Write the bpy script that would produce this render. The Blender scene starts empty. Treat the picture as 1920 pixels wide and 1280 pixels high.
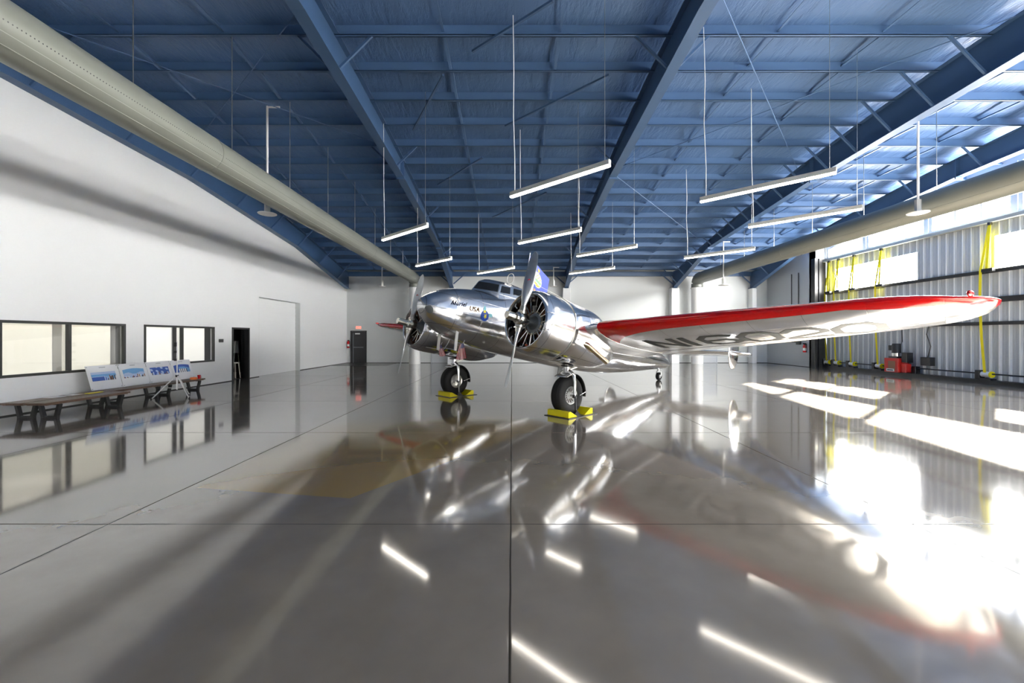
import bpy, bmesh, math, random
from mathutils import Vector, Matrix
random.seed(7)
C = bpy.context.scene.collection
PI = math.pi
sc = bpy.context.scene

# ------------------------------------------------------------------ materials
def mat(name):
    m = bpy.data.materials.new(name); m.use_nodes = True
    nt = m.node_tree; b = nt.nodes['Principled BSDF']
    return m, nt, b
def simple(name, col, rough=.5, metal=0., emit=0., ecol=None, bump=0., bscale=20., spec=.5, vary=0.):
    m, nt, b = mat(name)
    b.inputs['Base Color'].default_value = (*col, 1)
    b.inputs['Roughness'].default_value = rough
    b.inputs['Metallic'].default_value = metal
    b.inputs['Specular IOR Level'].default_value = spec
    if emit:
        b.inputs['Emission Color'].default_value = (*(ecol or col), 1)
        b.inputs['Emission Strength'].default_value = emit
    if bump or vary:
        tc = nt.nodes.new('ShaderNodeTexCoord'); nz = nt.nodes.new('ShaderNodeTexNoise')
        nz.inputs['Scale'].default_value = bscale; nz.inputs['Detail'].default_value = 4
        nt.links.new(tc.outputs['Object'], nz.inputs['Vector'])
        if bump:
            bp = nt.nodes.new('ShaderNodeBump'); bp.inputs['Strength'].default_value = bump; bp.inputs['Distance'].default_value = .02
            nt.links.new(nz.outputs['Fac'], bp.inputs['Height']); nt.links.new(bp.outputs[0], b.inputs['Normal'])
        if vary:
            mx = nt.nodes.new('ShaderNodeMix'); mx.data_type = 'RGBA'
            mx.inputs[6].default_value = (*[c*(1-vary) for c in col], 1); mx.inputs[7].default_value = (*[min(1, c*(1+vary)) for c in col], 1)
            nt.links.new(nz.outputs['Fac'], mx.inputs[0]); nt.links.new(mx.outputs[2], b.inputs['Base Color'])
    return m
class NB:
    """small node builder"""
    def __init__(s, nt): s.nt = nt
    def n(s, t, **k):
        o = s.nt.nodes.new(t)
        for a, v in k.items(): setattr(o, a, v)
        return o
    def put(s, v, sock):
        if isinstance(v, (int, float)): sock.default_value = v
        elif isinstance(v, tuple): sock.default_value = (*v, 1) if len(v) == 3 and sock.type == 'RGBA' else v
        else: s.nt.links.new(v, sock)
    def m(s, op, a, b=None, c=None):
        o = s.n('ShaderNodeMath', operation=op); s.put(a, o.inputs[0])
        if b is not None: s.put(b, o.inputs[1])
        if c is not None: s.put(c, o.inputs[2])
        return o.outputs[0]
    def mixc(s, f, a, b):
        o = s.n('ShaderNodeMix', data_type='RGBA'); s.put(f, o.inputs[0]); s.put(a, o.inputs[6]); s.put(b, o.inputs[7]); return o.outputs[2]
    def noise(s, vec, scale, detail=3, rough=.5):
        o = s.n('ShaderNodeTexNoise'); s.put(vec, o.inputs['Vector']); o.inputs['Scale'].default_value = scale
        o.inputs['Detail'].default_value = detail; o.inputs['Roughness'].default_value = rough; return o.outputs['Fac']
    def ramp(s, f, lo, hi, a=0., b=1.):
        o = s.n('ShaderNodeMapRange'); s.put(f, o.inputs[0]); o.inputs[1].default_value = lo; o.inputs[2].default_value = hi
        o.inputs[3].default_value = a; o.inputs[4].default_value = b; return o.outputs[0]
    def bump(s, h, st, dist=.02):
        o = s.n('ShaderNodeBump'); s.put(h, o.inputs['Height']); o.inputs['Strength'].default_value = st; o.inputs['Distance'].default_value = dist; return o.outputs[0]

def aluminium(name, red=None, rough=(.07, .2), mirror=.86, px=.62, pz=.34):
    m, nt, b = mat(name); N = NB(nt)
    tc = N.n('ShaderNodeTexCoord'); sp = N.n('ShaderNodeSeparateXYZ'); N.put(tc.outputs['Object'], sp.inputs[0])
    x, y, z = sp.outputs
    # riveted sheet joints: thin grooves along the body frame
    def line(v, per, w):
        f = N.m('FRACT', N.m('DIVIDE', v, per)); d = N.m('ABSOLUTE', N.m('SUBTRACT', f, .5))
        return N.ramp(d, w/per, w/per*.35)
    lx = line(x, px, .006); ly = line(y if red else z, pz if not red else .75, .005)
    seam = N.m('MAXIMUM', lx, ly)
    cell = N.n('ShaderNodeTexWhiteNoise', noise_dimensions='3D'); cv = N.n('ShaderNodeCombineXYZ')
    N.put(N.m('FLOOR', N.m('ADD', N.m('DIVIDE', x, px), .5)), cv.inputs[0]); N.put(N.m('FLOOR', N.m('ADD', N.m('DIVIDE', y if red else z, .75 if red else pz), .5)), cv.inputs[1])
    N.put(cv.outputs[0], cell.inputs[0])
    r = N.m('MULTIPLY_ADD', cell.outputs[0], rough[1]-rough[0], rough[0])
    n1 = N.noise(tc.outputs['Object'], 9, 2, .5)
    r = N.m('ADD', r, N.m('MULTIPLY', n1, .07))
    base = N.mixc(seam, (mirror, mirror*1.005, mirror*1.02), (.22, .22, .23))
    n2 = N.noise(tc.outputs['Object'], 3.2, 2)
    h = N.m('SUBTRACT', N.m('MULTIPLY', n2, .9), N.m('MULTIPLY', seam, .12))
    metal = 1.0
    if red:
        # red leading edge that widens into a flare at the nacelle, and a red rim round the tip
        ya = N.m('ABSOLUTE', y)
        fl = N.m('MULTIPLY', N.m('EXPONENT', N.m('DIVIDE', N.m('SUBTRACT', ya, 2.75), -.42)), -.95)
        T = N.m('SUBTRACT', N.m('ADD', fl, red), N.m('ADD', N.m('MULTIPLY', N.m('MAXIMUM', 0, N.m('SUBTRACT', ya, 6.9)), .3), N.m('MULTIPLY', N.m('MAXIMUM', 0, N.m('SUBTRACT', ya, 7.8)), .45)))
        isred = N.m('GREATER_THAN', x, T)
        tip = N.m('MULTIPLY', N.m('GREATER_THAN', ya, 8.34), N.m('GREATER_THAN', x, -.8))
        isred = N.m('MAXIMUM', isred, tip)
        isred = N.m('MULTIPLY', isred, N.m('GREATER_THAN', ya, 2.86))
        base = N.mixc(isred, base, (.56, .0015, .002))
        metal = N.m('SUBTRACT', 1, isred); N.put(metal, b.inputs['Metallic'])
        r = N.m('ADD', N.m('MULTIPLY', isred, .12), N.m('MULTIPLY', N.m('SUBTRACT', 1, isred), r))
    else: b.inputs['Metallic'].default_value = 1
    N.put(base, b.inputs['Base Color']); N.put(r, b.inputs['Roughness'])
    N.put(N.bump(h, .35, .03), b.inputs['Normal'])
    return m

M = {}
M['alu'] = aluminium('polished_aluminium')
M['alu_wing'] = aluminium('wing_aluminium', red=.15, rough=(.1, .18), mirror=.80, px=.7)
M['chrome'] = simple('chrome', (.85, .85, .85), .2, 1)
M['silver'] = simple('silver_tube', (.8, .8, .8), .35, .35)
M['steel'] = simple('bare_steel', (.55, .54, .5), .3, 1)
M['brass'] = simple('tarnished_exhaust', (.62, .52, .38), .28, 1)
M['prop'] = simple('propeller_alloy', (.62, .64, .66), .3, 1, vary=.12, bscale=9)
M['engine_dark'] = simple('engine_black', (.07, .055, .05), .4, .5)
M['engine_brown'] = simple('engine_bronze', (.3, .13, .08), .4, .7)
M['engine_grey'] = simple('crankcase_grey', (.25, .27, .29), .4, .5)
M['orange'] = simple('orange_plug', (.8, .12, .03), .4)
M['rubber'] = simple('tyre_rubber', (.009, .009, .01), .65, spec=.3, bump=.1, bscale=60)
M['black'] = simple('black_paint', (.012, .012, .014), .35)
M['black_steel'] = simple('black_steel', (.03, .03, .032), .4, .3)
M['dark_frame'] = simple('dark_window_frame', (.035, .037, .035), .35)
M['white_paint'] = simple('white_wall_paint', (.83, .84, .85), .55, bump=.03, bscale=40, vary=.012)
M['back_paint'] = simple('grey_white_wall_paint', (.65, .67, .665), .5, bump=.03, bscale=30, vary=.02)
M['side_paint'] = simple('pale_grey_wall_paint', (.52, .55, .58), .5, bump=.03, bscale=30)
M['white'] = simple('white_enamel', (.85, .85, .84), .35)
M['duct'] = simple('duct_paint', (.215, .225, .2), .42, .1, bump=.06, bscale=9)
M['duct_seam'] = simple('duct_seam', (.36, .37, .34), .5)
M['blue_steel'] = simple('blue_steel_paint', (.046, .1, .21), .42, vary=.06, bscale=3)
M['blue_purlin'] = simple('blue_purlin_paint', (.068, .14, .285), .45, vary=.06, bscale=3)
M['yellow'] = simple('yellow_paint', (.9, .78, .0), .4)
M['yellow_web'] = simple('yellow_webbing', (.85, .72, .0), .6, bump=.2, bscale=90)
M['red_box'] = simple('red_machine_paint', (.55, .02, .015), .4)
M['red'] = simple('red_enamel', (.6, .01, .015), .25)
M['wood'] = simple('dark_wood', (.1, .055, .035), .35, vary=.35, bscale=14, bump=.1)
M['letter'] = simple('letter_paint', (.035, .037, .037), .6, spec=.25)
M['lamp_glass'] = simple('lamp_glass', (.1, .11, .11), .2, .4)
M['glass_dark'] = simple('cockpit_glass', (.012, .013, .015), .06, 0, spec=.8)
M['led'] = simple('led_diffuser', (1, .96, .9), .4, emit=6.5, ecol=(1, .93, .83))
M['alu_satin'] = simple('fixture_aluminium', (.66, .66, .62), .4, .3)
M['orange_cloth'] = simple('orange_plastic', (.85, .2, .05), .5)
M['paper'] = simple('white_board', (.86, .87, .9), .5)
M['grey_line'] = simple('grey_print', (.25, .27, .3), .5)
M['p_sky'] = simple('print_sky_blue', (.18, .42, .75), .5)
M['p_blue'] = simple('print_deep_blue', (.05, .12, .48), .5)
M['p_pale'] = simple('print_pale_blue', (.5, .62, .85), .5)
M['p_brown'] = simple('print_brown', (.3, .14, .08), .5)
M['p_dark'] = simple('print_dark', (.05, .06, .1), .5)
M['p_tan'] = simple('print_tan', (.75, .68, .52), .5)
M['f_red'] = simple('flag_red', (.45, .015, .03), .7)
M['f_white'] = simple('flag_white', (.85, .82, .8), .7)
M['f_navy'] = simple('flag_navy', (.04, .05, .16), .7)
M['f_blue'] = simple('flag_blue', (.06, .1, .5), .6)
M['f_gold'] = simple('flag_gold', (.85, .5, .03), .6)
M['f_green'] = simple('flag_green', (.25, .5, .28), .6)
M['ink'] = simple('ink_lettering', (.006, .008, .02), .8, spec=.1)
M['ink_brown'] = simple('brown_lettering', (.12, .07, .02), .8, spec=.1)
M['star_blue'] = simple('emblem_blue', (.0, .06, .42), .35)
M['cyan'] = simple('emblem_cyan', (.25, .65, .72), .4)
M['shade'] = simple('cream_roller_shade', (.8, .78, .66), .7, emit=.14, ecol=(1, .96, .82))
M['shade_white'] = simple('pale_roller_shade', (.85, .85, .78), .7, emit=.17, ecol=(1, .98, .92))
M['exit'] = simple('exit_sign_face', (.9, .2, .15), .4, emit=.5, ecol=(1, .16, .1))
M['office'] = simple('office_grey', (.75, .76, .76), .6)
M['reveal'] = simple('tan_trim', (.62, .58, .5), .6)

def glass_mat():
    m, nt, b = mat('window_glass'); N = NB(nt); nt.nodes.remove(b)
    t = N.n('ShaderNodeBsdfTransparent'); g = N.n('ShaderNodeBsdfGlossy'); g.inputs['Roughness'].default_value = .02
    mx = N.n('ShaderNodeMixShader'); mx.inputs[0].default_value = .06
    N.put(t.outputs[0], mx.inputs[1]); N.put(g.outputs[0], mx.inputs[2])
    N.put(mx.outputs[0], nt.nodes['Material Output'].inputs[0]); return m
M['glass'] = glass_mat()
def daylight_pane(strength, name):
    # frosted panel lit by the day outside: glows, and lets part of the sunlight straight through
    m, nt, b = mat(name); N = NB(nt); nt.nodes.remove(b)
    t = N.n('ShaderNodeBsdfTransparent'); t.inputs[0].default_value = (.9, .9, .88, 1)
    e = N.n('ShaderNodeEmission'); e.inputs[0].default_value = (1, .985, .95, 1); e.inputs[1].default_value = strength
    mx = N.n('ShaderNodeMixShader'); mx.inputs[0].default_value = .55
    N.put(t.outputs[0], mx.inputs[1]); N.put(e.outputs[0], mx.inputs[2]); N.put(mx.outputs[0], nt.nodes['Material Output'].inputs[0]); return m
M['day'] = daylight_pane(24, 'daylit_translucent_panel')
M['day_low'] = daylight_pane(26, 'daylit_door_window')

def floor_mat():
    m, nt, b = mat('polished_concrete'); N = NB(nt)
    tc = N.n('ShaderNodeTexCoord'); v = tc.outputs['Object']; sp = N.n('ShaderNodeSeparateXYZ'); N.put(v, sp.inputs[0]); x, y, z = sp.outputs
    n1 = N.noise(v, .35, 5, .6); n2 = N.noise(v, 2.2, 3, .55)
    f = N.m('ADD', N.m('MULTIPLY', n1, .6), N.m('MULTIPLY', n2, .4))
    base = N.mixc(N.ramp(f, .35, .65), (.165, .143, .119), (.215, .188, .158))
    # saw-cut joints every 3.63 m
    def joint(c, off, w):
        q = N.m('FRACT', N.m('ADD', N.m('DIVIDE', N.m('SUBTRACT', c, off), 3.63), 100.5)); d = N.m('MULTIPLY', N.m('ABSOLUTE', N.m('SUBTRACT', q, .5)), 3.63)
        return N.ramp(d, w, w*.4)
    wob = N.m('MULTIPLY', N.m('SUBTRACT', N.noise(v, 1.5, 3), .5), .012)
    j = N.m('MAXIMUM', joint(N.m('ADD', x, wob), -.012, .011), joint(N.m('ADD', y, wob), 3.8, .010))
    # brown tinted floor area: bounded by a joint and two slanting edges
    def side(ax, ay, bx, by):   # >0 on the left of a->b
        return N.m('SUBTRACT', N.m('MULTIPLY', N.m('SUBTRACT', y, ay), bx-ax), N.m('MULTIPLY', N.m('SUBTRACT', x, ax), by-ay))
    poly = [(-3.64, 4.72), (-1.70, 4.40), (.72, 8.15), (.1, 9.3), (-3.64, 8.2)]
    ins = None
    for i in range(len(poly)):
        a = poly[i]; c = poly[(i+1) % len(poly)]
        s_ = N.ramp(side(*a, *c), 0, .04 if i < 2 else .5); ins = s_ if ins is None else N.m('MULTIPLY', ins, s_)
    base = N.mixc(N.m('MULTIPLY', ins, .95), base, (.27, .185, .07))
    # dark sealed strip by the exit door
    strip = N.m('MULTIPLY', N.m('LESS_THAN', x, -7.35), N.m('GREATER_THAN', y, 24.6))
    base = N.mixc(N.m('MULTIPLY', strip, .85), base, (.02, .02, .024))
    base = N.mixc(N.m('MULTIPLY', j, .9), base, (.02, .018, .016))
    N.put(base, b.inputs['Base Color'])
    rg = N.ramp(N.m('ADD', N.m('MULTIPLY', n2, .6), N.m('MULTIPLY', n1, .4)), .3, .7, .05, .11)
    rg = N.m('MAXIMUM', N.m('MAXIMUM', rg, N.m('MULTIPLY', strip, .3)), N.m('MULTIPLY', j, .7)); N.put(N.m('MULTIPLY', N.m('SUBTRACT', 1, j), .5), b.inputs['Coat Weight']); N.put(N.m('MULTIPLY', N.m('SUBTRACT', 1, j), .5), b.inputs['Specular IOR Level'])
    N.put(rg, b.inputs['Roughness']); b.inputs['IOR'].default_value = 1.62
    b.inputs['Coat Roughness'].default_value = .06
    N.put(N.bump(N.m('SUBTRACT', N.m('MULTIPLY', N.noise(v, 1.1, 2), .35), N.m('MULTIPLY', j, .4)), .03, .02), b.inputs['Normal'])
    return m
M['floor'] = floor_mat()
def insulation():
    m, nt, b = mat('blue_insulation_facing'); N = NB(nt)
    tc = N.n('ShaderNodeTexCoord'); v = tc.outputs['Object']
    mp = N.n('ShaderNodeMapping'); N.put(v, mp.inputs[0]); mp.inputs['Scale'].default_value = (3.2, .8, 1); mp.inputs['Rotation'].default_value = (0, 0, .35)
    w = N.noise(mp.outputs[0], 1.0, 6, .62); w2 = N.noise(v, .8, 4)
    N.put(N.mixc(w2, (.07, .142, .30), (.086, .168, .345)), b.inputs['Base Color']); b.inputs['Roughness'].default_value = .42
    r = N.n('ShaderNodeMapRange'); N.put(w, r.inputs[0]); r.inputs[1].default_value = .42; r.inputs[2].default_value = .6
    N.put(N.bump(r.outputs[0], .35, .05), b.inputs['Normal']); return m
M['insul'] = insulation()
def corr_mat():
    m, nt, b = mat('galvanised_sheet'); N = NB(nt)
    tc = N.n('ShaderNodeTexCoord'); v = tc.outputs['Object']
    mp = N.n('ShaderNodeMapping'); N.put(v, mp.inputs[0]); mp.inputs['Scale'].default_value = (1, 40, .3)
    w = N.noise(mp.outputs[0], 1, 3)
    N.put(N.mixc(w, (.42, .45, .48), (.44, .47, .5)), b.inputs['Base Color']); b.inputs['Roughness'].default_value = .5
    return m
M['corr'] = corr_mat()
M['rib'] = simple('rib_highlight_white', (.85, .86, .85), .4)  # rib crowns coloured paler than the sheet, standing in for light caught on them

# ------------------------------------------------------------------ mesh helpers
class MB:
    def __init__(s): s.v = []; s.f = []; s.m = []
    def add(s, vs, fs, mi=0):
        o = len(s.v); s.v += [tuple(v) for v in vs]; s.f += [tuple(i+o for i in f) for f in fs]; s.m += [mi]*len(fs); return s
    def box(s, x0, x1, y0, y1, z0, z1, mi=0):
        v = [(x, y, z) for x in (x0, x1) for y in (y0, y1) for z in (z0, z1)]
        return s.add(v, [(0, 1, 3, 2), (4, 6, 7, 5), (0, 4, 5, 1), (2, 3, 7, 6), (0, 2, 6, 4), (1, 5, 7, 3)], mi)
    def bar(s, p0, p1, w, h, mi=0, up=(0, 0, 1)):
        p0 = Vector(p0); p1 = Vector(p1); d = (p1-p0).normalized(); up = Vector(up)
        if abs(d.dot(up)) > .97: up = Vector((1, 0, 0))
        a = d.cross(up).normalized()*w/2; b = a.cross(d).normalized()*h/2
        v = [p+sa*a+sb*b for p in (p0, p1) for sa, sb in ((-1, -1), (1, -1), (1, 1), (-1, 1))]
        return s.add(v, [(3, 2, 1, 0), (4, 5, 6, 7), (0, 1, 5, 4), (1, 2, 6, 5), (2, 3, 7, 6), (3, 0, 4, 7)], mi)
    def tube(s, pts, r, n=10, mi=0, caps=True):
        pts = [Vector(p) for p in pts]; rs = r if isinstance(r, (list, tuple)) else [r]*len(pts)
        rings = []; ref = Vector((0, 0, 1))
        for i, p in enumerate(pts):
            d = (pts[min(i+1, len(pts)-1)]-pts[max(i-1, 0)]).normalized()
            if abs(d.dot(ref)) > .95: ref = Vector((1, 0, 0)) if abs(d.x) < .9 else Vector((0, 1, 0))
            a = d.cross(ref).normalized(); b = a.cross(d)
            rings.append([p+(a*math.cos(2*PI*k/n)+b*math.sin(2*PI*k/n))*rs[i] for k in range(n)])
        return s.loft(rings, mi, caps)
    def loft(s, rings, mi=0, caps=True, closed=False):
        n = len(rings[0]); vs = [v for r in rings for v in r]; fs = []
        m_ = len(rings)
        for i in range(m_ if closed else m_-1):
            j = (i+1) % m_
            for k in range(n):
                q = (k+1) % n; fs.append((i*n+k, i*n+q, j*n+q, j*n+k))
        if caps and not closed: fs += [tuple(range(n))[::-1], tuple((m_-1)*n+k for k in range(n))]
        return s.add(vs, fs, mi)
    def lathe(s, org, axis, prof, n=40, mi=0, closed=False):
        """prof: list of (along axis, radius)"""
        org = Vector(org); d = Vector(axis).normalized(); ref = Vector((0, 0, 1)) if abs(d.z) < .9 else Vector((1, 0, 0))
        a = d.cross(ref).normalized(); b = a.cross(d)
        rings = [[org+d*t+(a*math.cos(2*PI*k/n)+b*math.sin(2*PI*k/n))*max(r, 1e-4) for k in range(n)] for t, r in prof]
        return s.loft(rings, mi, caps=False, closed=closed)
    def prism(s, poly, vec, mi=0):
        n = len(poly); vec = Vector(vec); a = [Vector(p) for p in poly]; b = [p+vec for p in a]
        return s.add(a+b, [tuple(range(n))[::-1], tuple(range(n, 2*n))]+[(i, (i+1) % n, n+(i+1) % n, n+i) for i in range(n)], mi)
    def sheet(s, nu, nv, fn, col=None, mi=0, thick=None):
        vs = [fn(i/nu, j/nv) for i in range(nu+1) for j in range(nv+1)]
        o = len(s.v); s.v += [tuple(v) for v in vs]
        for i in range(nu):
            for j in range(nv):
                s.f.append(tuple(o+k for k in (i*(nv+1)+j, (i+1)*(nv+1)+j, (i+1)*(nv+1)+j+1, i*(nv+1)+j+1)))
                s.m.append(col((i+.5)/nu, (j+.5)/nv) if col else mi)
        return s
    def build(s, name, mats, parent=None, smooth=30, solid=0., bevel=0., fixn=True):
        me = bpy.data.meshes.new(name); me.from_pydata(s.v, [], s.f)
        if not isinstance(mats, (list, tuple)): mats = [mats]
        for k in mats: me.materials.append(M[k])
        for p, mi in zip(me.polygons, s.m): p.material_index = mi
        if fixn:
            bm = bmesh.new(); bm.from_mesh(me); bmesh.ops.recalc_face_normals(bm, faces=bm.faces); bm.to_mesh(me); bm.free()
        if smooth: me.shade_smooth(); me.set_sharp_from_angle(angle=math.radians(smooth))
        o = bpy.data.objects.new(name, me); C.objects.link(o)
        if parent: o.parent = parent
        if solid:
            md = o.modifiers.new('thickness', 'SOLIDIFY'); md.thickness = solid; md.offset = 0
        if bevel:
            md = o.modifiers.new('bevel', 'BEVEL'); md.width = bevel; md.segments = 2; md.limit_method = 'ANGLE'
        return o
def tag(o, label, cat, group=None):
    o['label'] = label; o['category'] = cat
    if group: o['group'] = group
    return o
def thing(name, label, cat, loc=(0, 0, 0), rot=(0, 0, 0), group=None):
    o = bpy.data.objects.new(name, None); C.objects.link(o); o.location = loc; o.rotation_euler = rot; o.empty_display_size = .2
    return tag(o, label, cat, group)
def struct(o): o['kind'] = 'structure'; return o
def sempty(name, loc=(0, 0, 0)):
    o = bpy.data.objects.new(name, None); C.objects.link(o); o.location = loc; return struct(o)
def kids(o): return [c for c in bpy.data.objects if c.parent == o]
def copy_tree(o, loc=None, rotz=None, parent=None):
    c = o.copy(); C.objects.link(c)
    if parent: c.parent = parent
    if loc is not None: c.location = loc
    if rotz is not None: c.rotation_euler[2] = rotz
    for ch in kids(o): copy_tree(ch, parent=c)
    return c
def text_mesh(txt, size, shear=0., bold=0.):
    cu = bpy.data.curves.new('lettering', 'FONT'); cu.body = txt; cu.size = size; cu.shear = shear; cu.offset = bold; cu.resolution_u = 3
    o = bpy.data.objects.new('lettering', cu); C.objects.link(o)
    dg = bpy.context.evaluated_depsgraph_get(); me = bpy.data.meshes.new_from_object(o.evaluated_get(dg))
    bm = bmesh.new(); bm.from_mesh(me); bmesh.ops.remove_doubles(bm, verts=bm.verts, dist=1e-5); bmesh.ops.triangulate(bm, faces=bm.faces); bm.verts.index_update()
    vs = [v.co.copy() for v in bm.verts]; fs = [tuple(v.index for v in f.verts) for f in bm.faces]; bm.free()
    bpy.data.objects.remove(o); bpy.data.curves.remove(cu); bpy.data.meshes.remove(me)
    return vs, fs

# ------------------------------------------------------------------ camera
cam = bpy.data.cameras.new('camera'); co = bpy.data.objects.new('camera', cam); C.objects.link(co)
co.location = (0, 0, 1.689); co.rotation_euler = (PI/2, 0, 0)
cam.sensor_width = 36; cam.lens = 36*789.2/1920; cam.shift_y = -8.5/1920; cam.clip_start = .05
sc.camera = co

# ------------------------------------------------------------------ room dimensions
XL, XR, YB, YF = -10.75, 16.6, 27.4, -9.0
XD = 17.35                      # inner face of the hangar door sheeting
ys_px = [69, 135, 190, 236, 275, 308.9, 338, 364, 388, 408.2, 428, 446.3, 462.6, 478.5, 493, 506]
PUR = [(9.2+1.15*k) for k in range(16)]
PZ = [1.689+(631.5-p)*y/789.2 for p, y in zip(ys_px, PUR)]
PZ = [PZ[0]]+[(PZ[i-1]+2*PZ[i]+PZ[i+1])/4 for i in range(1, 15)]+[PZ[-1]]
prof = [(-9.3, 5.9), (-4, 7.3), (0, 8.1), (3.4, 8.27), (6.9, 8.3)]+list(zip(PUR, PZ))+[(27.6, 5.83)]
def pz(y):
    for (a, za), (b, zb) in zip(prof, prof[1:]):
        if y <= b: return za+(zb-za)*max(0, y-a)/(b-a)
    return prof[-1][1]
PD = .25     # purlin depth

# floor, ceiling, walls
struct(MB().add([(XL-3, YF-.2, 0), (XD+.3, YF-.2, 0), (XD+.3, YB+.2, 0), (XL-3, YB+.2, 0)], [(0, 1, 2, 3)]).build('floor', 'floor', fixn=False))
b = MB(); ring = [(y, pz(y)+PD) for y, _ in prof]
b.loft([[(x, y, z) for y, z in ring]+[(x, y, z+.1) for y, z in ring[::-1]] for x in (XL-.3, XD+.4)], 0)
struct(b.build('ceiling', 'insul'))
def wall_x(name, x0, x1, y0, y1, holes, m_, ztop=8.7):
    """wall in a plane of constant x, holes = (ya, yb, za, zb); the top follows the roof"""
    b = MB(); cuts = sorted({y0, y1}|{h[0] for h in holes}|{h[1] for h in holes}|{y for y, _ in prof if y0 < y < y1})
    for a, c in zip(cuts, cuts[1:]):
        hs = [h for h in holes if h[0] <= a+1e-6 and h[1] >= c-1e-6]
        z = 0
        for h in hs:
            if h[2] > z: b.box(x0, x1, a, c, z, h[2])
            z = h[3]
        za, zc = pz(a)+PD+.05, pz(c)+PD+.05
        v = [(x, y, q) for x in (x0, x1) for y, q in ((a, z), (c, z), (c, zc), (a, za))]
        b.add(v, [(3, 2, 1, 0), (4, 5, 6, 7), (0, 1, 5, 4), (1, 2, 6, 5), (2, 3, 7, 6), (3, 0, 4, 7)])
    return struct(b.build(name, m_, smooth=0))
W1 = (8.80, 11.70, .815, 2.05); W2 = (12.29, 15.2, .81, 2.05); D1 = (16.15, 17.22, 0, 2.06); RC = (17.88, 21.35, 0, 3.4)
wall_x('wall_left', XL-.15, XL, YF, YB, [W1, W2, D1, RC], 'white_paint')
struct(MB().box(XL-3.2, XD+.3, YB, YB+.15, 0, 6.2).build('wall_back', 'back_paint', smooth=0))
struct(MB().box(XL-.3, XD+.3, YF-.15, YF, 0, 6.3).build('wall_front', 'white_paint', smooth=0))
struct(MB().box(XR, XR+.25, 23.35, YB, 0, 6.9).build('wall_right', 'side_paint', smooth=0))
# dark base line along the walls
for n_, a in (('left', (XL, XL+.012, YF, D1[0])), ('left', (XL, XL+.012, D1[1], RC[0])), ('left', (XL, XL+.012, RC[1], YB)), ('back', (XL, XR, YB-.012, YB)), ('right', (XR-.012, XR, 23.35, YB))):
    struct(MB().box(*a, 0, .025).build('baseboard_'+n_, 'dark_frame', smooth=0))
# recessed roll-up door in the left wall
dr = sempty('door_2', (XL-.24, 19.6, 0))
b = MB()
for k in range(34): b.box(-.03, 0 if k % 2 else .006, RC[0]-19.6, RC[1]-19.6, k*.1, k*.1+.1)
b.build('door_curtain', 'white_paint', dr, smooth=0)
b = MB(); b.box(-.03, .239, RC[1]-19.61, RC[1]-19.55, 0, 3.39); b.box(-.03, .239, RC[0]-19.65, RC[0]-19.59, 0, 3.39); b.box(-.03, .239, RC[0]-19.65, RC[1]-19.55, 3.39, 3.45); b.build('door_reveal', 'back_paint', dr, smooth=0)

# office windows
def office_window(n, W, mull, shade):
    y0, y1, z0, z1 = W; w = sempty('window_%d' % n, (XL, (y0+y1)/2, z0)); cy = (y0+y1)/2
    b = MB(); t = .06
    b.box(-.05, .02, y0-cy, y1-cy, 0, t); b.box(-.05, .02, y0-cy, y1-cy, z1-z0-t, z1-z0)
    for a in (y0, y1-t): b.box(-.05, .02, a-cy, a+t-cy, t, z1-z0-t)
    b.box(-.06, .02, mull-t*.6-cy, mull+t*.6-cy, t, z1-z0-t)
    b.build('window_frame', 'dark_frame', w, smooth=0)
    for a, c in ((y0+t, mull-t*.6), (mull+t*.6, y1-t)):
        MB().box(-.06, -.05, a-cy, c-cy, t, z1-z0-t).build('glass_pane', 'glass', w, smooth=0)
        g = .115*(c-a)
        MB().box(-.19, -.17, a-cy-.03, c-cy-g-.04, .0, z1-z0+.1).build('roller_shade', shade, w, smooth=0)
        MB().box(-.8, -.78, c-cy-g-.2, c-cy+.6, -.3, z1-z0+.3).build('inner_partition', 'office', w, smooth=0)
        MB().tube([(-.75, c-cy-.02, .62), (-.75, c-cy-.02, .72)], .02, 8).build('blind_pull', 'white', w)
office_window(1, W1, 10.22, 'shade'); office_window(2, W2, 13.72, 'shade_white')
b = MB(); b.box(XL-3, XL-2.9, 7.5, 15.7, 0, 3); b.box(XL-3, XL-.15, 7.4, 7.5, 0, 3); b.box(XL-3, XL-.15, 15.6, 15.7, 0, 3); b.box(XL-3, XL-.15, 7.4, 15.7, 3, 3.1)
struct(b.build('wall_office', 'office', smooth=0))
# open dark doorway in the left wall
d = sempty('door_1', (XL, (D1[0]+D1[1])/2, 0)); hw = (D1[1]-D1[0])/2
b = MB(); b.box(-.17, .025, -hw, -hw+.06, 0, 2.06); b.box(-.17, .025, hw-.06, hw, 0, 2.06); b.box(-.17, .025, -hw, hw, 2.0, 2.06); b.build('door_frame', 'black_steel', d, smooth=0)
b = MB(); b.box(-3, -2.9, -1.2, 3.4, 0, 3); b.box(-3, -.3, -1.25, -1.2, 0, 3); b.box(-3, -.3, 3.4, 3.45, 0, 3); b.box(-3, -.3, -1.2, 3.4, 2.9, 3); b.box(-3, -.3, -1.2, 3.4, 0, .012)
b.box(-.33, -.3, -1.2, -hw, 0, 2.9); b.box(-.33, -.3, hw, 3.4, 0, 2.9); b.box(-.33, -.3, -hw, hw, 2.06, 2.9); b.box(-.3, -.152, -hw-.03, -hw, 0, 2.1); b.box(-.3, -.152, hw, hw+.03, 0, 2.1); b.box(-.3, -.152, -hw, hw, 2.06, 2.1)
b.build('dark_room', 'black', d, smooth=0)

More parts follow.
